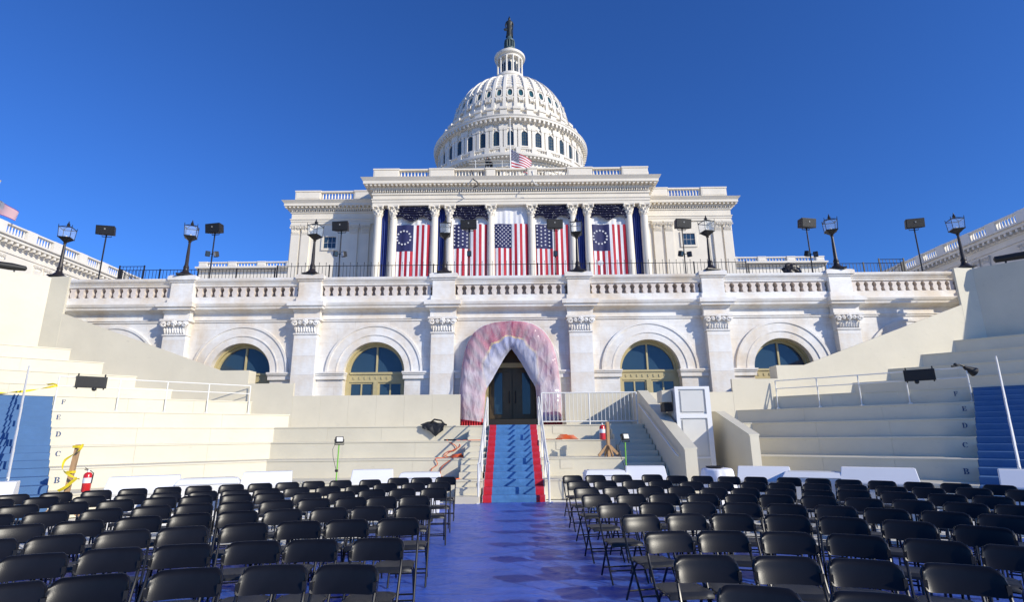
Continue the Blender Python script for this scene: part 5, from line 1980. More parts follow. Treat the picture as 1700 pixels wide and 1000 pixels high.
def make_chair():
    """Plastic folding chair facing -y, origin on the floor under the seat."""
    C = thing('folding_chair', '', 'chair', (0, 0, 0), 0, 'black folding chairs facing away from the building')
    hw = 0.213
    # backrest: curved panel, big round upper corners, slightly tapering lower edge
    n, mrow = 22, 9
    b = MB()

    def outline(u):
        e = math.sin((u * 2 - 1) * PI / 2)
        e = 0.45 * (u * 2 - 1) + 0.55 * e
        x = e * hw
        e = abs(e)
        q_ = max(0.0, (e - 0.72) / 0.28)
        zt = 0.82 - 0.075 * (1 - math.sqrt(max(0.0, 1 - q_ * q_)))
        zb = 0.660 + 0.018 * (1 - math.sqrt(max(0.0, 1 - q_ * q_ * 0.98)))
        return x, zb, zt

    def face(u, v, off):
        x, zb, zt = outline(u)
        z = zb + (zt - zb) * v
        e = u * 2 - 1
        curve = 0.042 * (1 - e * e)
        lip = 0.018 * max(0.0, (v - 0.82) / 0.18) ** 2
        belly = 0.010 * math.sin(PI * v)
        lean = (z - 0.82) * 0.36
        return (x, BACK_Y - 0.022 + curve + lean + lip + belly + off, z)
    b.grid(lambda u, v: face(u, v, 0.0), n, mrow)
    b.grid(lambda u, v: face(1 - u, v, 0.017), n, mrow)
    k = (n + 1) * (mrow + 1)
    W1 = n + 1
    rim = [i for i in range(W1)] + [j * W1 + n for j in range(1, mrow + 1)] + [mrow * W1 + i for i in range(n - 1, -1, -1)] + [j * W1 for j in range(mrow - 1, 0, -1)]

    def opp(i):
        return k + (i // W1) * W1 + (n - i % W1)
    for a, c in zip(rim, rim[1:] + rim[:1]):
        b.f.append([a, c, opp(c), opp(a)])
        b.m.append(0)
    b.obj('backrest', 'chair', C, 55)
    # seat: dished panel with a rolled front edge
    b = MB()
    sw = 0.195

    def seat(u, v, dz):
        e = u * 2 - 1
        f = v
        hwid = sw * (1 - 0.12 * f) * (1 - 0.06 * max(0, (0.15 - f) / 0.15) ** 2)
        y0 = -0.235 + 0.030 * abs(e) ** 3
        y = y0 + (0.165 - y0) * f
        z = 0.452 - 0.020 * f - 0.010 * (1 - e * e) * math.sin(PI * f) - 0.028 * max(0, (0.10 - f) / 0.10) ** 2 - 0.012 * abs(e) ** 6
        return (e * hwid, y, z + dz)
    b.grid(lambda u, v: seat(u, v, 0), 12, 12)
    b.grid(lambda u, v: seat(1 - u, v, -0.022), 12, 12)
    k = 13 * 13
    rim = list(range(13)) + [j * 13 + 12 for j in range(1, 13)] + [12 * 13 + i for i in range(11, -1, -1)] + [j * 13 for j in range(11, 0, -1)]
    for a, c in zip(rim, rim[1:] + rim[:1]):
        oa, oc = k + (a // 13) * 13 + 12 - a % 13, k + (c // 13) * 13 + 12 - c % 13
        b.f.append([a, c, oc, oa])
        b.m.append(0)
    b.obj('seat', 'chair_seat', C, 50)
    for s in (-1, 1):
        x = s * (hw - 0.004)
        MB().tube([(x * 0.90, BACK_Y + 0.012, 0.800), (x, BACK_Y - 0.004, 0.765), (x, 0.120, 0.575), (x, -0.235, 0.012)], 0.0115, 8).obj('front_leg', 'chair_tube', C, 40)
        xr = s * (hw - 0.030)
        MB().tube([(xr, -0.06, 0.425), (xr, 0.02, 0.36), (xr, 0.245, 0.012)], 0.0115, 8).obj('rear_leg', 'chair_tube', C, 40)
        MB().tube([(xr - s * 0.0, -0.20, 0.425), (xr, 0.14, 0.42)], 0.009, 6).obj('seat_bar', 'chair_tube', C, 40)
        MB().box(x - 0.012, x + 0.012, BACK_Y - 0.062, BACK_Y - 0.030, 0.675, 0.735).obj('hinge', 'chair_tube', C)
    MB().tube([(-hw + 0.004, -0.155, 0.14), (hw - 0.004, -0.155, 0.14)], 0.009, 6).obj('stretcher', 'chair_tube', C, 40)
    MB().tube([(-hw + 0.03, 0.18, 0.11), (hw - 0.03, 0.18, 0.11)], 0.009, 6).obj('stretcher', 'chair_tube', C, 40)
    return C


chair = make_chair()
first = True
ROW1 = {}
for s, DD in ((-1, LEFT), (1, RIGHT)):
    for r, lst in DD.items():
        w = np.array([tuple(atZ(u, v, BACK_Z)) for u, v in lst])
        deg = 2 if len(lst) > 3 else 1
        co = np.polyfit(w[:, 0], w[:, 1], deg)
        if r == 1:
            ROW1[s] = co
        for k, (u, v) in enumerate(lst):
            # walk along the pixel's bearing until it meets the fitted row curve
            x, y = w[k, 0], w[k, 1]
            br_ = x / y
            yy = y
            for _ in range(12):
                yy = 0.5 * yy + 0.5 * float(np.polyval(co, br_ * yy))
            yy = 0.8 * yy + 0.2 * y if abs(yy - y) < 0.25 else yy
            xx = br_ * yy
            sl_ = float(np.polyval(np.polyder(co), xx))
            rot = math.atan(sl_) + R(random.uniform(-3.0, 3.0))
            ca, sa = math.cos(rot), math.sin(rot)
            loc = (xx + sa * BACK_Y, yy - ca * BACK_Y, 0.006 if tarp_in(xx, yy) else -0.018)
            lb = 'black folding chair, %s from the aisle, %s row from the tiers, %s side' % (ORD[k], ORD[r - 1], SIDE[s])
            if first:
                chair.location, chair.rotation_euler, chair['label'] = loc, (0, 0, rot), lb
                first = False
            else:
                dup(chair, loc, rot, lb)

# ================================================================== LOOSE THINGS
# white covers and low lids between the last row and the tiers
COV = [(8, 801, 26, 'tall'), (241, 791.5, 92, 'tall'), (348, 794.5, 84, 'low'), (445, 784, 72, 'tall'), (619, 780.5, 66, 'tall'), (698, 785, 66, 'low'),
       (1003, 781, 66, 'low'), (1071, 774.5, 64, 'tall'), (1267, 775.5, 74, 'tall'), (1352, 784, 82, 'low'), (1456, 777.5, 90, 'tall'), (1698, 781, 50, 'tall')]
cnt = {}
for i, (u, v, wpx, kind) in enumerate(COV):
    s = -1 if u < 850 else 1
    zt_ = 0.86 if kind == 'tall' else 0.74
    d = ray(u, v)
    # stand about a metre behind the last row of chairs
    co = ROW1[s]
    br_ = d.x / d.y
    yy = 12.0
    for _ in range(20):
        yy = 0.5 * yy + 0.5 * (float(np.polyval(co, br_ * yy)) + 1.0)
    yy = min(yy, 14.0)
    p = atY(u, v, yy)
    rot = math.atan(float(np.polyval(np.polyder(co), p.x))) * 0.8
    w = wpx * (d.y * 0 + yy) / FPX * 1.02 / math.cos(rot) * 0.97
    zt_ = p.z
    cnt[(s, kind)] = cnt.get((s, kind), 0) + 1
    word = 'tall white wedge-topped cover' if kind == 'tall' else 'low white lidded box'
    n_tot = [q for q in COV if q[3] == kind and (q[0] < 850) == (s < 0)]
    pos = len([q for q in n_tot if abs(q[0] - 850) < abs(u - 850)])
    Cv = thing('equipment_cover' if kind == 'tall' else 'white_box', '%s behind the last chair row, %s from the aisle, %s side' % (word, ORD[pos], SIDE[s]), 'cover' if kind == 'tall' else 'box', (p.x, yy, -0.02), rot, 'white covers and boxes behind the last row')
    if kind == 'tall':
        b = MB()
        zl = zt_ + 0.02
        zm = zl - 0.27
        pr = [(-0.22, 0.0), (-0.22, zm), (0.02, zl), (0.30, zl), (0.30, 0.0)]
        wt = w * 0.47
        vs = [(-w / 2, y, z) if z < zl else (-wt, y, z) for y, z in pr] + [(w / 2, y, z) if z < zl else (wt, y, z) for y, z in pr]
        n = len(pr)
        b.add(vs, [list(range(n)), list(range(2 * n - 1, n - 1, -1))] + [(q, (q + 1) % n, n + (q + 1) % n, n + q) for q in range(n)])
        b.obj('cover', 'white', Cv, bevel=0.012)
        MB().box(-w / 2 - 0.012, w / 2 + 0.012, -0.235, -0.221, zm - 0.05, zm - 0.015).obj('seam', 'booth', Cv)
    else:
        zl = zt_ + 0.02
        MB().tbox(0, 0, 0.0, zl - 0.10, w * 0.94, 0.52, w * 0.97, 0.56).obj('body', 'white', Cv, bevel=0.012)
        MB().tbox(0, 0, zl - 0.099, zl, w * 1.0, 0.62, w * 0.90, 0.40).obj('lid', 'white', Cv, bevel=0.012)
        MB().tbox(0, 0, zl, zl + 0.012, w * 0.80, 0.30, w * 0.78, 0.28).obj('lid_panel', 'booth', Cv)

# round table with a white cloth and black tray
p = atZ(1190, 775, 0.9)
yy = 13.6
p = atY(1190, 778, yy)
RT = thing('round_table', 'small round table under a rumpled white cloth with a black tray on it', 'table', (p.x, yy, -0.02))
zt_ = p.z + 0.02
b = MB()
nn = 48
pf = [(0.02, zt_), (0.30, zt_), (0.345, zt_ - 0.015), (0.36, zt_ - 0.06), (0.38, zt_ - 0.25), (0.42, zt_ - 0.55), (0.45, 0.06)]
vs = []
for j, (r, z) in enumerate(pf):
    for i in range(nn):
        a = 2 * PI * i / nn
        f = 1 + (0.09 * math.sin(9 * a) + 0.04 * math.sin(17 * a + 1)) * max(0, (j - 2)) / 4
        vs.append((r * f * math.cos(a), r * f * math.sin(a), z + 0.012 * noise.noise(Vector((r * 8 * math.cos(a), r * 8 * math.sin(a), z * 4)))))
b.add(vs, [(j * nn + i, j * nn + (i + 1) % nn, (j + 1) * nn + (i + 1) % nn, (j + 1) * nn + i) for j in range(len(pf) - 1) for i in range(nn)] + [list(range(nn))])
b.obj('cloth', 'cloth_white', RT, 60)
MB().lathe([(0.05, 0.0), (0.05, zt_ - 0.03)], 10).obj('leg', 'iron', RT, 40)
tag(MB().lathe([(0.02, zt_ + 0.0), (0.19, zt_ + 0.0), (0.21, zt_ + 0.035), (0.195, zt_ + 0.035), (0.18, zt_ + 0.012), (0.02, zt_ + 0.012)], 24).xf(Matrix.Translation((p.x - 0.05, yy, -0.006))).obj('tray', 'black_box', None, 40), 'round black tray lying on the white-clothed table', 'tray')


def blob(name, label, cat, loc, size, m, seed, n=26, crumple=0.35):
    b = MB()

    def fn(u, v):
        a, e = 2 * PI * u, PI * (v - 0.5)
        d = Vector((math.cos(a) * math.cos(e), math.sin(a) * math.cos(e), math.sin(e)))
        k = 1 + crumple * noise.noise(d * 2.1 + Vector((seed, 0, 0))) + crumple * 0.5 * noise.noise(d * 5.5 + Vector((0, seed, 0)))
        z = d.z * k
        return (d.x * k * size[0], d.y * k * size[1], max(-0.6, z) * size[2])
    b.grid(fn, n * 2, n)
    o = b.obj(name, m, None, 40, normals=False)
    o.location = loc
    return tag(o, label, cat)


# black bag draped over the top tier edge
BG = thing('black_bag', 'black cloth bag slumped over the edge of the top middle tier', 'bag')
pc = atY(719, 706, 19.5)
b = MB()


def bagfn(u, v):
    x = -0.42 + 0.86 * u
    prof_ = [(0.42, 0.0), (0.30, 0.10), (0.05, 0.13), (-0.12, 0.08), (-0.16, -0.08), (-0.17, -0.30)]
    f = v * (len(prof_) - 1)
    i = min(int(f), len(prof_) - 2)
    t = f - i
    y = prof_[i][0] * (1 - t) + prof_[i + 1][0] * t
    z = prof_[i][1] * (1 - t) + prof_[i + 1][1] * t
    k = noise.noise(Vector((x * 5, v * 4, 2)))
    if z < 0:
        z *= 0.35 + 0.9 * max(0.0, 1 - abs(x - 0.12) / 0.42)
        x = 0.10 + (x - 0.10) * (0.9 + 0.4 * z)
    else:
        z *= 1 - 0.55 * abs(2 * u - 1) ** 2
    return (pc.x + x, 19.52 + y - 0.05 * abs(k), 2.03 + z + 0.05 * k)


b.grid(bagfn, 40, 24)
o = b.obj('cloth', 'black_box', BG, 60, normals=False)
MB().tube([(pc.x - 0.1, 19.5, 2.13), (pc.x + 0.05, 19.46, 2.24), (pc.x + 0.28, 19.5, 2.20), (pc.x + 0.42, 19.55, 2.05)], 0.03, 8).obj('strap', 'black_box', BG, 40)

# work lights on green stands
for (u, v, yy, lab) in ((562, 732, 14.45, 'black work light on a green stand in front of the tiers, sunlit side'), (1036, 727, 14.2, 'black work light on a green stand in front of the shadowed stairs')):
    p = atY(u, v, yy)
    WL = thing('work_light', lab, 'work light', (p.x, yy, -0.02), 0, 'work lights on green stands')
    h = p.z
    MB().tube([(0.0, 0, 0.25), (0.02, 0, h - 0.08)], 0.017, 8).obj('pole', 'green_pole', WL, 40)
    MB().box(-0.032, 0.032, -0.03, 0.03, h * 0.52, h * 0.52 + 0.06).obj('clamp', 'iron', WL)
    for q in range(3):
        a = 2 * PI * q / 3 + 0.4
        MB().tube([(0, 0, 0.32), (0.36 * math.cos(a), 0.36 * math.sin(a), 0.01)], 0.012, 6).obj('leg', 'green_pole', WL, 40)
    mt = Matrix.Translation((0.02, 0, h + 0.03)) @ Matrix.Rotation(R(28), 4, 'Z') @ Matrix.Rotation(R(-15), 4, 'X')
    hd = MB().box(-0.10, 0.10, -0.05, 0.05, -0.075, 0.085).xf(mt).obj('head', 'black_box', WL, bevel=0.012)
    MB().box(-0.075, 0.075, -0.062, -0.052, -0.05, 0.06).xf(mt).obj('lens', 'booth', hd)
    MB().tube([(-0.115, 0, 0.02), (-0.115, 0, -0.115), (0.115, 0, -0.115), (0.115, 0, 0.02)], 0.012, 6).xf(mt).obj('yoke', 'iron', WL)
    MB().tube([(-0.08, 0.02, h - 0.05), (-0.15, 0.04, h - 0.2), (-0.12, 0.03, h - 0.4), (-0.02, 0.02, h * 0.55)], 0.006, 6).obj('cord', 'iron', WL)


def extinguisher(label, loc, h=0.46, rzv=0.0):
    E_ = thing('fire_extinguisher', label, 'fire extinguisher', loc, rzv)
    r = h * 0.16
    hb = h * 0.80
    MB().lathe([(r * 0.8, 0), (r, 0.02), (r, hb * 0.86), (r * 0.75, hb * 0.95), (r * 0.3, hb)], 18).obj('cylinder', 'ext_red', E_, 40)
    MB().lathe([(r * 1.015, hb * 0.46), (r * 1.015, hb * 0.72)], 18, cap=False).obj('paper_label', 'white', E_, 40)
    MB().lathe([(r * 0.32, hb), (r * 0.32, h * 0.88), (r * 0.2, h * 0.9)], 10).obj('valve', 'white_metal', E_, 40)
    MB().tube([(0, 0, h * 0.88), (-0.07, -0.01, h * 0.97)], 0.010, 6).obj('handle', 'iron', E_)
    MB().tube([(0, 0, h * 0.86), (-0.08, -0.01, h * 0.90)], 0.008, 6).obj('handle', 'iron', E_)
    MB().tube([(0.03, 0, h * 0.86), (r * 1.35, -0.02, h * 0.75), (r * 1.25, -0.03, h * 0.35)], 0.010, 6).obj('hose', 'iron', E_)
    return E_


def wood_post(label, loc, h, rzv=0.0, feet=0.36, lean=0.0):
    W_ = thing('wooden_post', label, 'post', loc, rzv)
    MB().add([(x + lean * (z / h), y, z) for z in (0.0, h) for (x, y) in ((-0.045, -0.045), (0.045, -0.045), (0.045, 0.045), (-0.045, 0.045))], [(3, 2, 1, 0), (4, 5, 6, 7), (0, 1, 5, 4), (1, 2, 6, 5), (2, 3, 7, 6), (3, 0, 4, 7)]).obj('upright', 'wood', W_, bevel=0.004)
    for q in range(4):
        a = PI / 2 * q
        c, s_ = math.cos(a), math.sin(a)
        w = Vector((-s_, c, 0)) * 0.02
        p0, p1 = Vector((c * 0.05, s_ * 0.05, feet * 0.95)), Vector((c * feet, s_ * feet, 0.03))
        up = Vector((c * 0.03, s_ * 0.03, 0.035))
        MB().add([p0 - w - up, p0 + w - up, p0 + w + up, p0 - w + up, p1 - w - up * 0.8, p1 + w - up * 0.8, p1 + w + up * 0.8, p1 - w + up * 0.8], [(0, 1, 2, 3), (7, 6, 5, 4), (0, 4, 5, 1), (1, 5, 6, 2), (2, 6, 7, 3), (3, 7, 4, 0)]).obj('brace', 'wood', W_)
    return W_


p = atY(131, 737, 12.0)
wp = (p.x - 0.12, 12.0, -0.02)
wood_post('wooden post on braced feet wound with yellow tape, in front of the sunlit stand', wp, p.z, R(20), 0.42, 0.10)
q = atY(138, 800, 11.75)
extinguisher('red fire extinguisher hung on the wooden post with yellow tape', (q.x, 11.86, atY(138, 818, 11.86).z), 0.50, R(10))


def tape(pts, w=0.07, tw=0.0):
    """Ribbon through 3D points with gentle twist."""
    b = MB()
    P_ = [Vector(t) for t in pts]
    vs = []
    for i, a in enumerate(P_):
        d = (P_[min(i + 1, len(P_) - 1)] - P_[max(i - 1, 0)]).normalized()
        sd = d.cross(Vector((0, 1, 0)))
        if sd.length < 0.1:
            sd = Vector((0, 0, 1))
        sd.normalize()
        k = math.cos(tw * i)
        sd = (sd * k + Vector((0, 1, 0)) * math.sin(tw * i)).normalized()
        vs += [a - sd * w / 2, a + sd * w / 2]
    b.add(vs, [(2 * i, 2 * i + 2, 2 * i + 3, 2 * i + 1) for i in range(len(P_) - 1)])
    return b


def pxpath(l, Y):
    return [atY(u, v, Y) for u, v in l]


TP = thing('caution_tape', 'yellow caution tape looping down the wooden post in front of the sunlit stand', 'tape')
tape(resample([(138, 738, ), (134, 748), (120, 757), (107, 766), (104, 780), (113, 788), (124, 794), (132, 796)], 30) and [atY(v_.x, v_.y, 11.86) for v_ in resample([(138, 738), (132, 748), (119, 757), (107, 766), (104, 780), (113, 788), (124, 794), (132, 796)], 36)], 0.045, 0.25).obj('loop', 'yellow', TP)
tape([atY(v_.x, v_.y, 11.80) for v_ in resample([(128, 794), (118, 802), (108, 810), (96, 816)], 14)], 0.06, 0.05).obj('tail', 'yellow', TP)
b = MB()
for z in (1.0, p.z - 0.06):
    zc_ = z
    b.box(wp[0] + 0.10 * zc_ / p.z - 0.056, wp[0] + 0.10 * zc_ / p.z + 0.056, 12.0 - 0.060, 12.0 + 0.056, zc_ - 0.03, zc_ + 0.02)
b.obj('wrap', 'yellow', TP)
TP2 = thing('caution_tape', 'slack yellow tape tied to the guard rail above the bright blue steps', 'tape')
xe, ye = pl(CK[6] - 0.08, T_ST0 - 0.05, -1)
x2, y2 = pl(CK[6] - 0.08, T_ST0 + 1.9, -1)
pts = []
for i in range(25):
    t = i / 24
    pts.append(Vector((xe + (x2 - xe) * t, ye + (y2 - ye) * t, 3.33 - 0.30 * t - 0.10 * math.sin(PI * t))))
tape(pts, 0.07, 0.35).obj('strip', 'yellow', TP2)
tape([Vector((xe, ye - 0.03, 3.34)), Vector((xe - 0.12, ye - 0.05, 3.38)), Vector((xe - 0.28, ye - 0.06, 3.36)), Vector((xe - 0.40, ye - 0.06, 3.41))], 0.06, 0.5).obj('loose_end', 'yellow', TP2)

p = atY(1008, 701, 17.15)
wood_post('short wooden post on braced feet standing on the tier near the shadowed stairs', (p.x, 17.15, ZK[2]), p.z - ZK[2], R(12), 0.33)
extinguisher('red fire extinguisher hung on the short wooden post by the white railing', (atY(1000, 715, 17.05).x, 17.05, atY(1000, 731, 17.05).z), 0.56, R(-15))

# orange extension cords
def cord(parent, pts, r=0.012, name='cord', m='orange'):
    q = resample3(pts, len(pts) * 6)
    return MB().tube(q, r, 6).obj(name, m, parent, 40)


def resample3(pts, n):
    P_ = [Vector(p_) for p_ in pts]
    out = []
    for i in range(n + 1):
        f = i / n * (len(P_) - 1)
        k = min(int(f), len(P_) - 2)
        a, b_, c, d = P_[max(k - 1, 0)], P_[k], P_[k + 1], P_[min(k + 2, len(P_) - 1)]
        t = f - k
        out.append(0.5 * ((2 * b_) + (c - a) * t + (2 * a - 5 * b_ + 4 * c - d) * t * t + (3 * b_ - a - 3 * c + d) * t ** 3))
    return out


OC = thing('extension_cord', 'thin orange extension cord tangled down the tiers beside the carpeted steps', 'cord')
on4 = lambda u, v: atY(u, v, 19.46)
on3 = lambda u, v: atY(u, v, 18.06)
on2 = lambda u, v: atY(u, v, 16.66)
c3 = lambda x, y, k: Vector((x, y, ZK[k] + 0.014))
cord(OC, [c3(-0.95, 18.4, 3), c3(-1.5, 18.3, 3), c3(-2.0, 18.25, 3), c3(-2.15, 18.12, 3), on3(757, 741), on3(756, 748), on3(744, 750), on3(737, 756), on3(739, 763), c3(-2.05, 17.7, 2), c3(-2.2, 17.0, 2), c3(-2.3, 16.68, 2), on2(726, 772), on2(717, 779), on2(713, 790), c3(-2.6, 16.2, 1)])
cord(OC, [c3(-1.9, 18.25, 3), on3(764, 741), on3(752, 748), on3(740, 757), c3(-1.9, 17.4, 2), c3(-1.8, 16.75, 2), on2(734, 775), on2(731, 785), c3(-2.0, 16.2, 1), c3(-1.5, 15.9, 1), c3(-1.7, 15.35, 1)])
b = MB()
pts = [c3(-1.75 + 0.22 * math.cos(a * 0.8) * (1 - a / 60), 17.5 + 0.2 * math.sin(a * 0.8), 2) + Vector((0, 0, 0.004 * a)) for a in range(26)]
cord(OC, pts, 0.014)
MB().box(-2.25, -1.85, 18.16, 18.24, ZK[3] + 0.002, ZK[3] + 0.05).obj('outlet_strip', 'black_box', OC)
OC2 = thing('extension_cord', 'coil of orange extension cord on the tier beside the white railing', 'cord')
pts = [Vector((1.75 + (0.38 - 0.004 * a) * math.cos(a * 0.55), 18.35 + (0.15 - 0.002 * a) * math.sin(a * 0.55), ZK[3] + 0.014 + 0.0035 * a)) for a in range(44)]
cord(OC2, pts, 0.013)
cord(OC2, [Vector((1.6, 18.4, ZK[3] + 0.014)), Vector((1.3, 18.6, ZK[3] + 0.014)), Vector((1.15, 18.9, ZK[3] + 0.014)), Vector((1.0, 19.3, ZK[3] + 0.014))], 0.012)


# long black panels clamped on the guard rails, and a spot lamp
def rail_panel(s, u0, u1, label):
    c = CK[6] - 0.11
    Pn = thing('rail_panel', label, 'heater')
    ta = None
    def tfor(u):
        best = None
        for i in range(400):
            t = -8 + i * 0.02
            x, y = pl(c, t, s)
            # projected column at rail height
            z = 3.5 - EYE
            Z_ = y * math.cos(PITCH) + z * math.sin(PITCH)
            uu = 850 + FPX * x / Z_
            if best is None or abs(uu - u) < best[0]:
                best = (abs(uu - u), t)
        return best[1]
    t0, t1 = sorted((tfor(u0), tfor(u1)))
    a, e = pl(c, t0, s), pl(c, t1, s)
    a2, e2 = pl(c - 0.10, t0, s), pl(c - 0.10, t1, s)
    MB().plan([a, e, e2, a2], 3.29, 3.66).obj('housing', 'black_box', Pn, bevel=0.012)
    a3, e3 = pl(c - 0.112, t0 + 0.04, s), pl(c - 0.112, t1 - 0.04, s)
    a4, e4 = pl(c - 0.1005, t0 + 0.04, s), pl(c - 0.1005, t1 - 0.04, s)
    MB().plan([a4, e4, e3, a3], 3.33, 3.62).obj('face', 'grille', Pn)
    for t in (t0 + 0.06, t1 - 0.06):
        x, y = pl(c + 0.02, t, s)
        MB().tube([(x, y, 3.25), (x, y, 3.75)], 0.022, 8).obj('clamp', 'iron', Pn, 40)
    x, y = pl(c - 0.06, (t0 + t1) / 2 - 0.1, s)
    MB().ball((x, y, 3.26), 0.07, 10).obj('knob', 'iron', Pn, 40)


rail_panel(-1, 124, 176, 'long black panel clamped to the guard rail of the sunlit stand')
rail_panel(1, 1500, 1552, 'long black panel clamped to the guard rail of the shaded stand')
x, y = pl(CK[6] - 0.06, T_ST0 - 0.12, 1)
SPT = thing('spot_lamp', 'black spot lamp with hood clamped at the end of the shaded guard rail', 'lamp', (x, y, 3.62))
MB().tube([(-0.35, 0, 0.05), (-0.1, -0.02, 0.10), (0.05, -0.04, 0.02)], 0.03, 8).obj('arm', 'iron', SPT, 40)
MB().lathe([(0.05, 0), (0.08, 0.10), (0.15, 0.34), (0.13, 0.34)], 14).xf(Matrix.Translation((0.0, -0.05, 0.02)) @ Matrix.Rotation(R(118), 4, 'Y')).obj('hood', 'black_box', SPT, 40)
MB().ball((-0.22, 0, 0.10), 0.06, 8).obj('clamp', 'iron', SPT, 40)
# floodlights lying along the top of the stands' back walls
for s in (-1, 1):
    u = 14 if s < 0 else 1688
    c = CK[11] + 0.03
    x, y = pl(c, t_at(CK[11], YWALL) + 1.45, s)
    FL = thing('floodlight_bar', 'black floodlight bar on top of the tall back wall of the ' + SIDE[s], 'floodlight', (x, y, 8.13), math.atan2(-KA, KB_) * 1 if s > 0 else math.atan2(KA, KB_))
    MB().lathe([(0.03, -0.75), (0.13, -0.7), (0.15, 0.2), (0.10, 0.62), (0.03, 0.66)], 12).xf(Matrix.Translation((0, 0, 0.20)) @ Matrix.Rotation(R(90), 4, 'Y')).obj('housing', 'black_box', FL, 40)
    for q in (-0.4, 0.3):
        MB().box(q - 0.03, q + 0.03, -0.03, 0.03, -0.008, 0.10).obj('bracket', 'iron', FL)
# small things on the terrace
p = atY(997, 437, 25.1)
WD = thing('white_disc', 'small white round dish on a thin stem behind the iron fence', 'dish', (p.x, 25.1, 7.282))
MB().lathe([(0.01, -0.02), (0.13, 0.0), (0.14, 0.02), (0.01, 0.03)], 18).xf(Matrix.Translation((0, 0, p.z - 7.282)) @ Matrix.Rotation(R(90), 4, 'X')).obj('dish', 'white', WD, 40)
MB().tube([(0, 0.02, 0), (0, 0.02, p.z - 7.282 - 0.1)], 0.012, 6).obj('stem', 'white_metal', WD)
p = atY(1310, 452, 24.0)
blob('covered_bundle', 'dark rounded bundle resting behind the balustrade coping on the shaded stand side', 'bundle', (p.x, 23.75, p.z - 0.02), (0.38, 0.22, 0.36), 'iron_brown', 4.0)
MB_ = MB().box(p.x - 0.3, p.x + 0.3, 23.55, 23.95, 7.285, p.z - 0.2)
tag(MB_.obj('road_case', 'black_box', bevel=0.02), 'black equipment case standing on the terrace under the dark bundle', 'case')
# a slack cable over the portico cornice
CB = thing('roof_cable', 'dark slack cable hanging over the portico cornice in an S curve', 'cable')
yq = YC - 1.9
cord(CB, [atY(783, 283, YC - 0.5), atY(785, 292, YC - 0.6), atY(786, 298, yq), atY(792, 302, yq), atY(793, 308, yq), atY(786, 311, yq - 0.1)], 0.06, 'cord', 'iron')
CB = thing('roof_cable', 'pale slack cable hanging over the portico cornice beside the flagpole', 'cable')
cord(CB, [atY(884, 283, YC - 0.5), atY(886, 296, YC - 0.6), atY(885, 300, yq), atY(889, 306, yq), atY(894, 307, yq)], 0.05, 'cord', 'white_metal')

# roof-top people: two dark-clad crouching watchers with gear
def person(label, loc, joints, edges_, radii, rot=0.0):
    Pn = thing('person', label, 'person', loc, rot)
    me = bpy.data.meshes.new('body')
    me.from_pydata(joints, edges_, [])
    me.materials.append(M['black_box'])
    o = bpy.data.objects.new('body', me)
    COL.objects.link(o)
    o.parent = Pn
    sk = o.modifiers.new('skin', 'SKIN')
    for i, r_ in enumerate(radii):
        me.skin_vertices[0].data[i].radius = (r_, r_)
        me.skin_vertices[0].data[i].use_root = (i == 0)
    ss = o.modifiers.new('sub', 'SUBSURF')
    ss.levels = 1
    ss.render_levels = 1
    hd = joints[3]
    MB().ball((hd[0], hd[1], hd[2] + 0.06), 0.125, 10, 1.15).obj('cap', 'black_box', Pn, 40)
    MB().ball((hd[0], hd[1] - 0.035, hd[2] + 0.01), 0.095, 10, 1.1).obj('face', 'skin', Pn, 40)
    return Pn


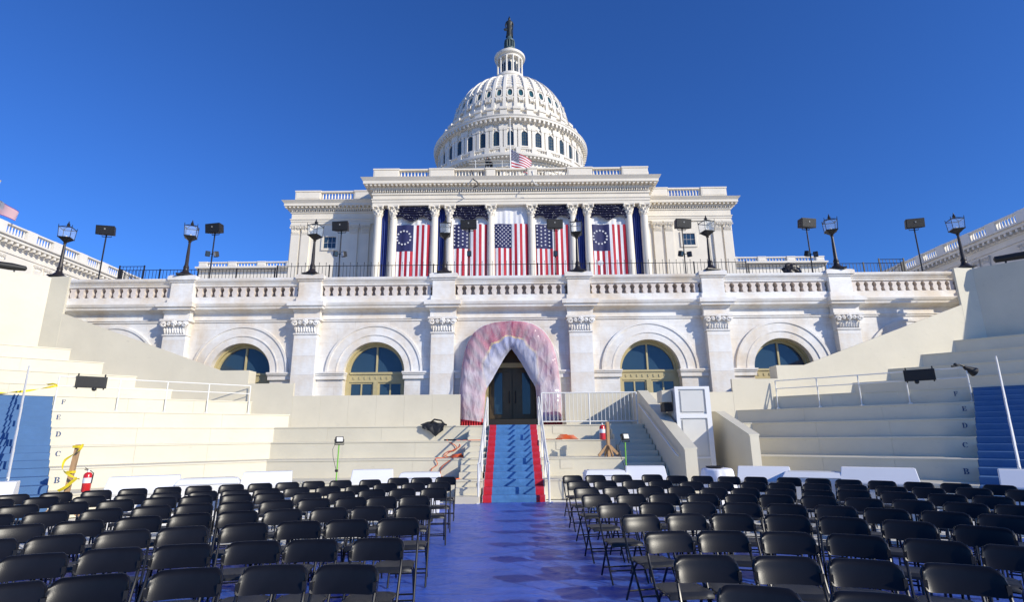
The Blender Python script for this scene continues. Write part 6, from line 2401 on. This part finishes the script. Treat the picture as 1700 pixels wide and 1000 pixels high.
def body(stoop, crouch):
    h = 0.92 - crouch
    J = [(0, 0, h), (0, -stoop * 0.3, h + 0.28), (0, -stoop * 0.6, h + 0.52), (0, -stoop * 0.9, h + 0.72),
         (-0.20, -stoop * 0.6, h + 0.46), (-0.30, -0.22, h + 0.22), (-0.16, -0.48, h + 0.30), (0.20, -stoop * 0.6, h + 0.46), (0.30, -0.22, h + 0.22), (0.14, -0.48, h + 0.32),
         (-0.12, 0, h - 0.06), (-0.18, -crouch * 0.9, h * 0.52 + crouch * 0.1), (-0.16, 0.10 + crouch * 0.2, 0.09), (-0.16, -0.12 + crouch * 0.2, 0.05),
         (0.12, 0, h - 0.06), (0.18, -crouch * 0.9, h * 0.52 + crouch * 0.1), (0.16, 0.10 + crouch * 0.2, 0.09), (0.16, -0.12 + crouch * 0.2, 0.05)]
    E_ = [(0, 1), (1, 2), (2, 3), (2, 4), (4, 5), (5, 6), (2, 7), (7, 8), (8, 9), (0, 10), (10, 11), (11, 12), (12, 13), (0, 14), (14, 15), (15, 16), (16, 17)]
    Rr = [0.17, 0.17, 0.16, 0.10, 0.09, 0.07, 0.05, 0.09, 0.07, 0.05, 0.11, 0.085, 0.06, 0.05, 0.11, 0.085, 0.06, 0.05]
    return J, E_, Rr


zroof = zz[4] + 0.25
zs_p = atY(810, 262, 60.0).z
PLT = thing('roof_platform', 'low grey equipment platform on the portico roof under the two watchers', 'platform', (atY(812, 275, 60.2).x, 60.2, zroof))
hp = max(0.6, zs_p - zroof - 1.72)
MB().box(-1.6, 1.6, -0.9, 1.0, hp - 0.12, hp).obj('deck', 'roof', PLT)
for a in (-1.5, 1.5):
    for c in (-0.8, 0.9):
        MB().box(a - 0.06, a + 0.06, c - 0.06, c + 0.06, 0, hp - 0.12).obj('leg', 'white_metal', PLT)
for a in (-1.6, 1.6):
    MB().tube([(a, -0.88, hp), (a, -0.88, hp + 1.0)], 0.035, 6).obj('rail_post', 'white_metal', PLT)
MB().tube([(-2.4, -0.88, hp + 0.95), (2.4, -0.88, hp + 0.95)], 0.03, 6).obj('rail', 'white_metal', PLT)
MB().tube([(-2.4, -0.88, hp + 0.55), (2.4, -0.88, hp + 0.55)], 0.03, 6).obj('rail', 'white_metal', PLT)
J, E_, Rr = body(0.2, 0.05)
px0 = atY(808.5, 270, 60.1).x
person('standing watcher in black clothing on the portico roof, leaning to a tripod', (px0, 60.1, zroof + hp), J, E_, Rr, R(12))
J, E_, Rr = body(0.35, 0.42)
px1 = atY(816, 270, 60.0).x
person('crouching watcher in black clothing on the portico roof', (px1, 60.2, zroof + hp), J, E_, Rr, R(-25))
TR_ = thing('tripod', 'black tripod with optics between the two watchers on the portico roof', 'tripod', ((px0 + px1) / 2, 59.6, zroof + hp))
for q in range(3):
    a = 2 * PI * q / 3
    MB().tube([(0, 0, 1.15), (0.35 * math.cos(a), 0.25 * math.sin(a), 0.01)], 0.03, 6).obj('leg', 'iron', TR_)
MB().tube([(0, 0.25, 1.25), (0, -0.30, 1.25)], 0.09, 8).obj('scope', 'iron', TR_)
